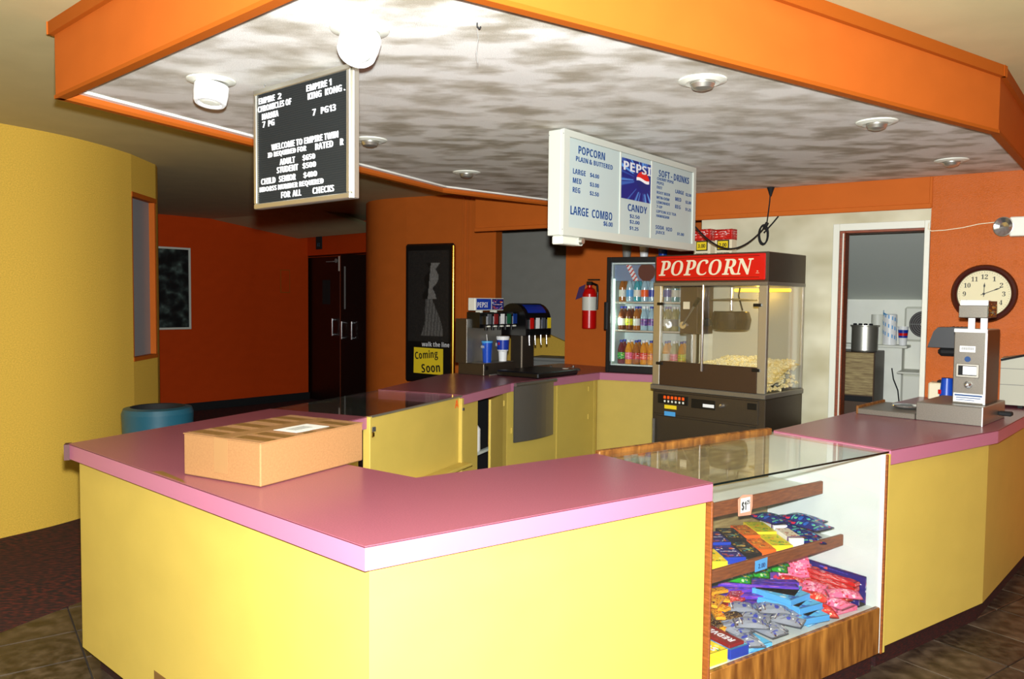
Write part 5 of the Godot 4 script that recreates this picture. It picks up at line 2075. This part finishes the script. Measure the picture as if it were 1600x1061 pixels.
	outline([Vector2(-0.30, 0.0), Vector2(0.12, 0.0), Vector2(0.12, 0.25), Vector2(0.09, 0.31), Vector2(0.03, 0.335), Vector2(-0.10, 0.335), Vector2(-0.30, 0.30)], -0.13, 0.13)
	done("housing", mat("beige", Color(0.66, 0.65, 0.57), 0.5), bm)
	for y in [0.13, 0.235]:
		begin()
		block(-0.30, 0.122, y, y + 0.004, 0.125, 0.132, 0.001)
		done("groove", M.grey, bm)
	for x in [-0.2, 0.0, 0.08]:
		begin()
		block(x, x + 0.03, -0.02, 0.0, 0.06, 0.12, 0.003)
		done("foot", M.matte_black, bm)
	begin()
	tube([Vector3(-0.30, 0.29, 0.135), Vector3(-0.16, 0.33, 0.135), Vector3(-0.02, 0.345, 0.135), Vector3(0.07, 0.325, 0.135), Vector3(0.10, 0.27, 0.135), Vector3(0.10, 0.24, 0.135)], 0.007, 8)
	done("cord", M.matte_black, bm)


func store_room() -> void:
	# small white room beyond the door
	var r := wall_line("wall_store", [plan2(WALL_O, WALL_A, -2.42, -2.0), plan2(WALL_O, WALL_A, 0.4, -2.0)], 0, LOBBY, -0.1, M.pale_wall)
	structure(r)
	wall_line("wall_segment", [plan2(WALL_O, WALL_A, 0.4, -2.0), plan2(WALL_O, WALL_A, 0.4, -0.15)], 0, LOBBY, -0.1, M.pale_wall, r)
	begin()
	var a := plan(WALL_O, WALL_A, -2.42, 2.50, -0.12)
	var b := plan(WALL_O, WALL_A, 0.4, 2.50, -0.12)
	var c := plan(WALL_O, WALL_A, 0.4, 1.76, -2.0)
	var d := plan(WALL_O, WALL_A, -2.42, 1.76, -2.0)
	quad(a, b, c, d, Vector3.DOWN)
	var up := Vector3(0, 0.06, 0)
	quad(a + up, b + up, c + up, d + up, Vector3.UP)
	structure(done("ceiling_store", mat("store_ceiling", Color(0.80, 0.82, 0.78), 0.8)))
	var cab := thing("brown_cabinet", "tan fronted metal cabinet with black kick strip in the store room", "cabinet", plan(WALL_O, WALL_A, -1.70, 0, -1.2), WALL_A)
	begin()
	block(-0.15, 0.31, 0.70, 1.285, -0.45, 0.0, 0.005)
	done("body", M.brown_panel, cab)
	begin()
	block(-0.14, 0.30, 0.90, 1.28, 0.0, 0.008, 0.003)
	done("tan_front", M.tan_board, cab)
	begin()
	block(-0.14, 0.30, 0.84, 0.89, 0.0, 0.012, 0.003)
	done("vent_strip", M.matte_black, cab)
	begin()
	block(-0.15, 0.31, 0.0, 0.70, -0.45, -0.02, 0.005)
	done("lower_body", M.dark_steel, cab)
	var pot := thing("stock_pot", "dull aluminium stock pot on the tan cabinet", "pot", plan(WALL_O, WALL_A, -1.515, 1.286, -1.38), WALL_A)
	begin()
	lathe([[0, 0], [0.108, 0.0], [0.112, 0.01], [0.112, 0.225], [0.125, 0.232], [0.125, 0.238], [0.106, 0.236], [0.106, 0.02], [0, 0.02]], Vector3.ZERO, 26)
	done("pot", M.aluminium, pot)
	for k in 4:
		begin()
		lathe([[0, 0], [0.016, 0.0], [0.016, 0.016], [0, 0.018]], Vector3(-0.08 + 0.045 * k, 0.236, 0.03), 10)
		done("lid_clip", M.matte_black, pot)
	var sh := thing("low_partition", "white painted partition with a shelf cap in the store room", "shelf", plan(WALL_O, WALL_A, -1.55, 0, -1.88), WALL_A)
	begin()
	block(-0.5, 0.28, 0.0, 1.305, -0.10, 0.06, 0.004)
	done("panel", M.pale_wall, sh)
	begin()
	block(-0.5, 0.33, 1.305, 1.33, -0.11, 0.13, 0.004)
	done("cap", M.off_white, sh)
	var p1 := thing("paper_roll", "plain grey white paper towel roll on the shelf cap", "paper roll", plan(WALL_O, WALL_A, -1.50, 1.331, -1.86), WALL_A)
	begin()
	lathe([[0.0, 0], [0.055, 0], [0.055, 0], [0.055, 0.285], [0.055, 0.285], [0.02, 0.285], [0.02, 0.25], [0, 0.25]], Vector3.ZERO, 22)
	done("roll", M.off_white, p1)
	var p2 := thing("paper_roll", "paper towel roll in a blue striped wrapper on the shelf cap", "paper roll", plan(WALL_O, WALL_A, -1.385, 1.331, -1.84), WALL_A)
	begin()
	lathe([[0.0, 0], [0.062, 0], [0.062, 0], [0.062, 0.285], [0.05, 0.292], [0, 0.292]], Vector3.ZERO, 22)
	done("wrapper", M.white, p2)
	for k in 3:
		begin()
		for j in 8:
			var a0 := -0.35 + j * 0.48
			var a1 := a0 + 0.49
			var y0 := 0.03 + 0.085 * k + j * 0.012
			quad(Vector3(cos(a0) * 0.0628, y0, sin(a0) * 0.0628), Vector3(cos(a1) * 0.0628, y0 + 0.012, sin(a1) * 0.0628), Vector3(cos(a1) * 0.0628, y0 + 0.047, sin(a1) * 0.0628), Vector3(cos(a0) * 0.0628, y0 + 0.035, sin(a0) * 0.0628), Vector3(cos(a0), 0, sin(a0)))
		done("blue_stripe", M.light_blue, p2)
	var pc := cup("paper_cup", "white cup with red and blue band on the store room shelf cap", plan(WALL_O, WALL_A, -1.268, 1.331, -1.83), 0.032, 0.045, 0.17, M.white, null)
	begin()
	lathe([[0.0385, 0.07], [0.0445, 0.145]], Vector3.ZERO, 22)
	done("blue_band", M.blue, pc)
	begin()
	lathe([[0.0402, 0.09], [0.0422, 0.115]], Vector3.ZERO, 22)
	done("red_band", M.red, pc)
	var fan := thing("vent_fan", "square white vent fan with dark ringed grille on the store room wall", "fan", plan(WALL_O, WALL_A, -1.11, 1.53, -1.99), WALL_A)
	begin()
	block(-0.17, 0.17, -0.165, 0.165, 0.0, 0.05, 0.02)
	done("frame", M.off_white, fan)
	begin()
	lathe([[0.125, 0.05], [0.125, 0.056], [0, 0.056]], Vector3.ZERO, 32, Basis(Vector3.RIGHT, PI / 2))
	done("throat", mat("fan_dark", Color(0.12, 0.06, 0.05), 0.6), fan)
	for k in 5:
		begin()
		var rr := 0.04 + k * 0.018
		lathe([[rr, 0.056], [rr, 0.062], [rr + 0.003, 0.062], [rr + 0.003, 0.056]], Vector3.ZERO, 32, Basis(Vector3.RIGHT, PI / 2))
		done("grille_ring", M.grey, fan)
	begin()
	lathe([[0.028, 0.056], [0.026, 0.066], [0, 0.068]], Vector3.ZERO, 20, Basis(Vector3.RIGHT, PI / 2))
	done("hub", M.off_white, fan)
	begin()
	block(-0.124, 0.124, -0.003, 0.003, 0.062, 0.066, 0.001)
	done("spoke", M.grey, fan)
	var bn := thing("utility_sink", "white utility sink basin under the vent fan", "sink", plan(WALL_O, WALL_A, -1.10, 0.0, -1.78), WALL_A)
	begin()
	block(-0.14, 0.40, 0.55, 1.08, -0.2, 0.18, 0.02)
	done("basin", M.off_white, bn)
	begin()
	block(-0.17, 0.42, 1.08, 1.10, -0.21, 0.21, 0.006)
	done("rim", M.off_white, bn)
	begin()
	tube([Vector3(0.02, 1.10, -0.15), Vector3(0.02, 1.17, -0.15), Vector3(0.02, 1.175, -0.08)], 0.012, 8)
	done("tap", M.chrome, bn)
	for x in [-0.12, 0.36]:
		begin()
		block(x, x + 0.03, 0, 0.55, -0.18, -0.15, 0.003)
		done("leg", M.grey, bn)
	var cb := thing("appliance_cord", "black cord hanging from the tan cabinet in front of the white partition", "cord", plan(WALL_O, WALL_A, -1.33, 0, -1.68), WALL_A)
	begin()
	tube([Vector3(0, 1.12, 0), Vector3(0.02, 1.02, 0.02), Vector3(0.06, 0.92, 0.02), Vector3(0.075, 0.8, 0.02), Vector3(0.07, 0.6, 0.02)], 0.006, 6)
	done("cord", M.matte_black, cb)


func lobby_things() -> void:
	var t := thing("trash_bin", "round teal trash bin with black open top beside the curved yellow wall", "bin", Vector3(-2.62, 0.003, -5.85))
	begin()
	lathe([[0, 0], [0.20, 0], [0.22, 0.02], [0.245, 0.80], [0.248, 0.86], [0.235, 0.895], [0.19, 0.905]], Vector3.ZERO, 36)
	done("barrel", M.teal, t)
	begin()
	lathe([[0.19, 0.905], [0.18, 0.90], [0.17, 0.86], [0.0, 0.80]], Vector3.ZERO, 32)
	done("opening", M.matte_black, t)
	# framed picture on the far wall, partly behind the curved wall
	var p := thing("framed_picture", "dark stormy film poster in a pale metal frame on the deep orange wall", "picture", Vector3(-4.815, 1.24, -11.83), 41.6)
	begin()
	block(-0.72, 0.0, 0.0, 1.20, 0.0, 0.05, 0.006)
	done("backing", M.grey, p)
	begin()
	block(-0.03, 0.0, 0.0, 1.20, 0.05, 0.07, 0.004)
	block(-0.72, -0.69, 0.0, 1.20, 0.05, 0.07, 0.004)
	block(-0.69, -0.03, 0.0, 0.03, 0.05, 0.07, 0.004)
	block(-0.69, -0.03, 1.17, 1.20, 0.05, 0.07, 0.004)
	done("frame", M.off_white, p)
	var r := FastNoiseLite.new()
	r.seed = 4
	r.frequency = 0.06
	var im := Image.create(48, 72, false, Image.FORMAT_RGB8)
	for y in 72:
		for x in 48:
			var k := clampf(r.get_noise_2d(x, y * 1.4) * 0.9 + 0.42, 0, 1)
			im.set_pixel(x, y, Color(0.05, 0.06, 0.06).lerp(Color(0.42, 0.50, 0.46), k * k))
	var pm := StandardMaterial3D.new()
	pm.albedo_texture = ImageTexture.create_from_image(im)
	pm.roughness = 0.4
	begin()
	quad(Vector3(-0.69, 0.03, 0.052), Vector3(-0.03, 0.03, 0.052), Vector3(-0.03, 1.17, 0.052), Vector3(-0.69, 1.17, 0.052), Vector3.BACK)
	done("print", pm, p)


# ---------- sweets ----------
func sweet(kind: String, label: String, x: float, y: float, z: float, turn: float, size: Vector3, m: Material, side: Material = null, words := "", ink: Material = null, tilt := 0.0) -> Node3D:
	var t := thing(kind, label, "candy", plan(FRONT_O, FRONT_A, x, y, z), FRONT_A - turn)
	if tilt != 0.0:
		t.rotate_object_local(Vector3.RIGHT, tilt)
	if kind == "candy_bag":
		begin()
		pillow(size.x, size.z, size.y, 0.003)
		done("wrapper", m, t)
	else:
		begin()
		block(-size.x / 2, size.x / 2, 0.0, size.y, -size.z / 2, size.z / 2, 0.0015)
		done("carton", side if side else m, t)
		begin()
		quad(Vector3(-size.x / 2 + 0.002, size.y + 0.0004, size.z / 2 - 0.002), Vector3(size.x / 2 - 0.002, size.y + 0.0004, size.z / 2 - 0.002), Vector3(size.x / 2 - 0.002, size.y + 0.0004, -size.z / 2 + 0.002), Vector3(-size.x / 2 + 0.002, size.y + 0.0004, -size.z / 2 + 0.002), Vector3.UP)
		done("printed_face", m, t)
	if words:
		var l := text(t, words, -size.z * 0.42, size.z * 0.42, 0.0, minf(size.x * 0.42, 0.03), 0.0, ink if ink else M.letter_white)
		var b := l.transform.basis
		# lay the lettering flat on the top face, reading along the long side
		l.transform = Transform3D(Basis(Vector3.UP, PI / 2) * Basis(Vector3.RIGHT, -PI / 2), Vector3(0, size.y + 0.001 + (size.y * 0.0), 0)) * Transform3D(b, l.position)
	return t


func candy() -> void:
	var y := 0.589
	# upper shelf: cartons lying aslant, front to back, in two rows; bags at the end
	var upper := [
		[1.60, "white", "p_cream", 0.030, 0.085, "white candy carton with small red print"],
		[1.71, "yellow", "p_yellow", 0.034, 0.098, "yellow printed candy carton beside the navy one"],
		[1.83, "blue", "p_navy", 0.030, 0.098, "navy candy carton with orange oval print"],
		[1.945, "black", "p_dark", 0.028, 0.090, "black candy carton with teal and yellow print"],
		[2.05, "orange_ink", "p_orange", 0.026, 0.082, "orange printed candy carton"],
		[2.16, "yellow", "p_lime", 0.026, 0.100, "yellow and green sour candy carton"],
		[2.265, "white", "p_cream", 0.040, 0.068, "tall cream candy carton with dark end stripe"],
		[2.355, "brown_panel", "p_brown", 0.028, 0.080, "brown chocolate carton"]]
	for row in 2:
		for e in upper:
			if row == 1 and (e[0] < 1.8 or e[0] > 2.3):
				continue
			var t := sweet("candy_box", e[5] + [", front row of the upper shelf", ", rear row of the upper shelf"][row], e[0] + 0.055 + 0.090 * row, y, -0.322 - 0.156 * row, -30.0, Vector3(e[4], e[3] + 0.010 * row, 0.172), M[e[2]], M[e[1]])
			if e[2] == "p_cream" and e[0] > 2.0:
				begin()
				block(-e[4] / 2 - 0.0006, e[4] / 2 + 0.0006, 0.001, e[3] + 0.010 * row + 0.0008, 0.055, 0.072, 0.0005)
				done("dark_stripe", M.p_violet, t)
	for k in 7:
		sweet("candy_bag", "glossy dark blue gummy candy bag piled at the end of the upper shelf", 2.405 + 0.024 * (k % 4), y + 0.008 + 0.012 * k, -0.29 - 0.05 * (k % 5), -34.0 + 6 * k, Vector3(0.13, 0.022, 0.19), M.p_blue_bag).set_meta("group", "dark blue gummy bags on the upper shelf")
	# lower deck
	var f := 0.311
	var bed := [["p_sky", 1.74, 0.13], ["p_choc", 1.80, 0.32], ["p_silver", 1.98, 0.22], ["p_purple", 2.05, 0.44], ["p_sky", 2.20, 0.16], ["p_red", 2.30, 0.34], ["p_pink", 2.40, 0.16], ["p_green", 2.32, 0.50]]
	var bed_words := ["sky blue carton lying under the silver bags", "brown carton lying under the chocolate bars", "silver carton lying under the silver bags", "purple carton lying under the long purple ropes", "pale blue carton under the sky blue stack", "red carton lying under the green bags", "pink carton lying under the pink and red bags", "green carton at the back under the pink cartons"]
	for k in bed.size():
		var e: Array = bed[k]
		sweet("candy_box", bed_words[k], e[1], f, -e[2], 6.0 * (k % 3) - 6.0, Vector3(0.17, 0.022, 0.19), M[e[0]])
	sweet("candy_box", "yellow sour candy carton at the front of the lower deck", 1.515, f, -0.142, -3.0, Vector3(0.10, 0.05, 0.19), M.p_yellow, M.yellow, "SOURS", M.letter_white)
	sweet("candy_box", "dark red licorice carton with white lettering lying on a blue carton", 1.628, f + 0.042, -0.176, -3.0, Vector3(0.085, 0.014, 0.25), M.dark_red, M.dark_red, "REDVINES", M.letter_white)
	sweet("candy_box", "bright blue candy carton under the dark red licorice carton", 1.635, f, -0.176, -3.0, Vector3(0.105, 0.040, 0.27), M.p_sky, M.blue)
	for k in 15:
		sweet("candy_bag", "silver cookie candy bag with blue print heaped on the lower deck", 1.735 + 0.026 * k, f + 0.024 + 0.012 * (k % 4), -0.09 - 0.045 * ((k * 2) % 5), 25.0 * ((k % 4) - 1.5) + 10, Vector3(0.10, 0.022, 0.14), M.p_silver).set_meta("group", "silver bags on the lower deck")
	for k in 6:
		sweet("candy_box", "sky blue candy carton stacked in the middle of the lower deck", 2.15 + 0.02 * (k % 2), f + 0.024 + 0.027 * (k % 3), -0.13 - 0.05 * (k % 3) - 0.04 * (k / 3), -12.0 + 7.0 * k, Vector3(0.15, 0.026, 0.19), M.p_sky, M.light_blue).set_meta("group", "sky blue cartons on the lower deck")
	for k in 16:
		sweet("candy_bag", "pink fruit candy bag spread on the lower deck" if k % 3 else "scarlet fruit candy bag among the pink bags on the lower deck", 2.275 + 0.011 * k, f + 0.024 + 0.011 * (k % 5), -0.10 - 0.042 * ((k * 3) % 7), 22.0 * ((k % 5) - 2), Vector3(0.10, 0.020, 0.15), M.p_pink if k % 3 else M.p_scarlet).set_meta("group", "pink and red bags on the lower deck")
	for k in 10:
		sweet("candy_box", "long purple candy rope carton lying across the lower deck", 2.0 + 0.035 * (k % 5), f + 0.028 + 0.018 * (k / 2), -0.33 - 0.018 * (k % 4), 48.0 + 7.0 * (k % 4), Vector3(0.040, 0.017, 0.36), M.p_purple).set_meta("group", "purple cartons on the lower deck")
	for k in 8:
		sweet("candy_bag", "green candy bag with yellow print toward the back of the lower deck", 2.05 + 0.045 * k, f + 0.12 + 0.010 * (k % 3), -0.44 - 0.03 * (k % 3), 38.0 + 9 * (k % 3), Vector3(0.12, 0.026, 0.19), M.p_green).set_meta("group", "green bags on the lower deck")
	for k in 4:
		sweet("candy_box", "teal candy carton under the green bags", 2.02 + 0.12 * k, f + 0.02, -0.50, 4.0 * k, Vector3(0.11, 0.095, 0.14), M.p_green, M.teal).set_meta("group", "teal cartons under the green bags")
	for k in 3:
		var e := sweet("candy_box", ["pink berry candy carton standing against the white side at the back", "pink candy carton standing beside the violet one", "violet berry candy carton standing at the back of the lower deck"][k], 2.50 - 0.10 * k, f + 0.03, -0.40 - 0.02 * k, -18.0, Vector3(0.105, 0.03, 0.15), [M.p_pink, M.p_pink, M.p_violet][k], [M.pink_tag, M.pink_tag, M.p_violet][k], "", null, 1.15)
		e.position.y += 0.085
	for k in 9:
		sweet("candy_box", "orange and yellow chocolate bar heaped at the inner end of the lower deck", 1.73 + 0.035 * (k % 4), f + 0.035 + 0.012 * k, -0.25 - 0.035 * (k % 4), 37.0 * k, Vector3(0.042, 0.014, 0.13), M.p_bar).set_meta("group", "orange chocolate bars on the lower deck")
	for k in 7:
		sweet("candy_box", "brown and gold chocolate bar in the heap at the inner end of the lower deck", 1.70 + 0.04 * (k % 4), f + 0.024 + 0.012 * (k / 2), -0.235 - 0.03 * (k % 3), 40.0 * k + 15, Vector3(0.045, 0.014, 0.13), M.p_choc).set_meta("group", "brown chocolate bars on the lower deck")
	for k in 6:
		sweet("candy_box", "plain red chocolate bar between the purple cartons and the silver bags", 1.84 + 0.03 * k, f + 0.03 + 0.010 * k, -0.30 - 0.012 * k, 60.0 + 12 * k, Vector3(0.05, 0.014, 0.15), M.p_red if k % 2 else M.p_scarlet).set_meta("group", "red chocolate bars on the lower deck")
	# open red licorice carton against the white side
	var t := thing("licorice_carton", "open dark red and navy licorice display carton against the white side of the case", "candy", plan(FRONT_O, FRONT_A, 2.535, f, -0.26), FRONT_A)
	begin()
	block(0.022, 0.030, 0.0, 0.135, -0.17, 0.19, 0.001)
	done("back_wall", M.p_navy, t)
	begin()
	block(-0.03, 0.022, 0.0, 0.01, -0.17, 0.19, 0.001)
	done("floor_card", M.felt, t)
	begin()
	block(-0.03, -0.022, 0.0, 0.035, -0.17, 0.19, 0.001)
	done("front_wall", M.p_navy, t)
	for k in 4:
		begin()
		block(-0.02, 0.018, 0.012 + 0.024 * k, 0.034 + 0.024 * k, -0.155, 0.165, 0.003)
		done("licorice_pack", M.p_red, t)
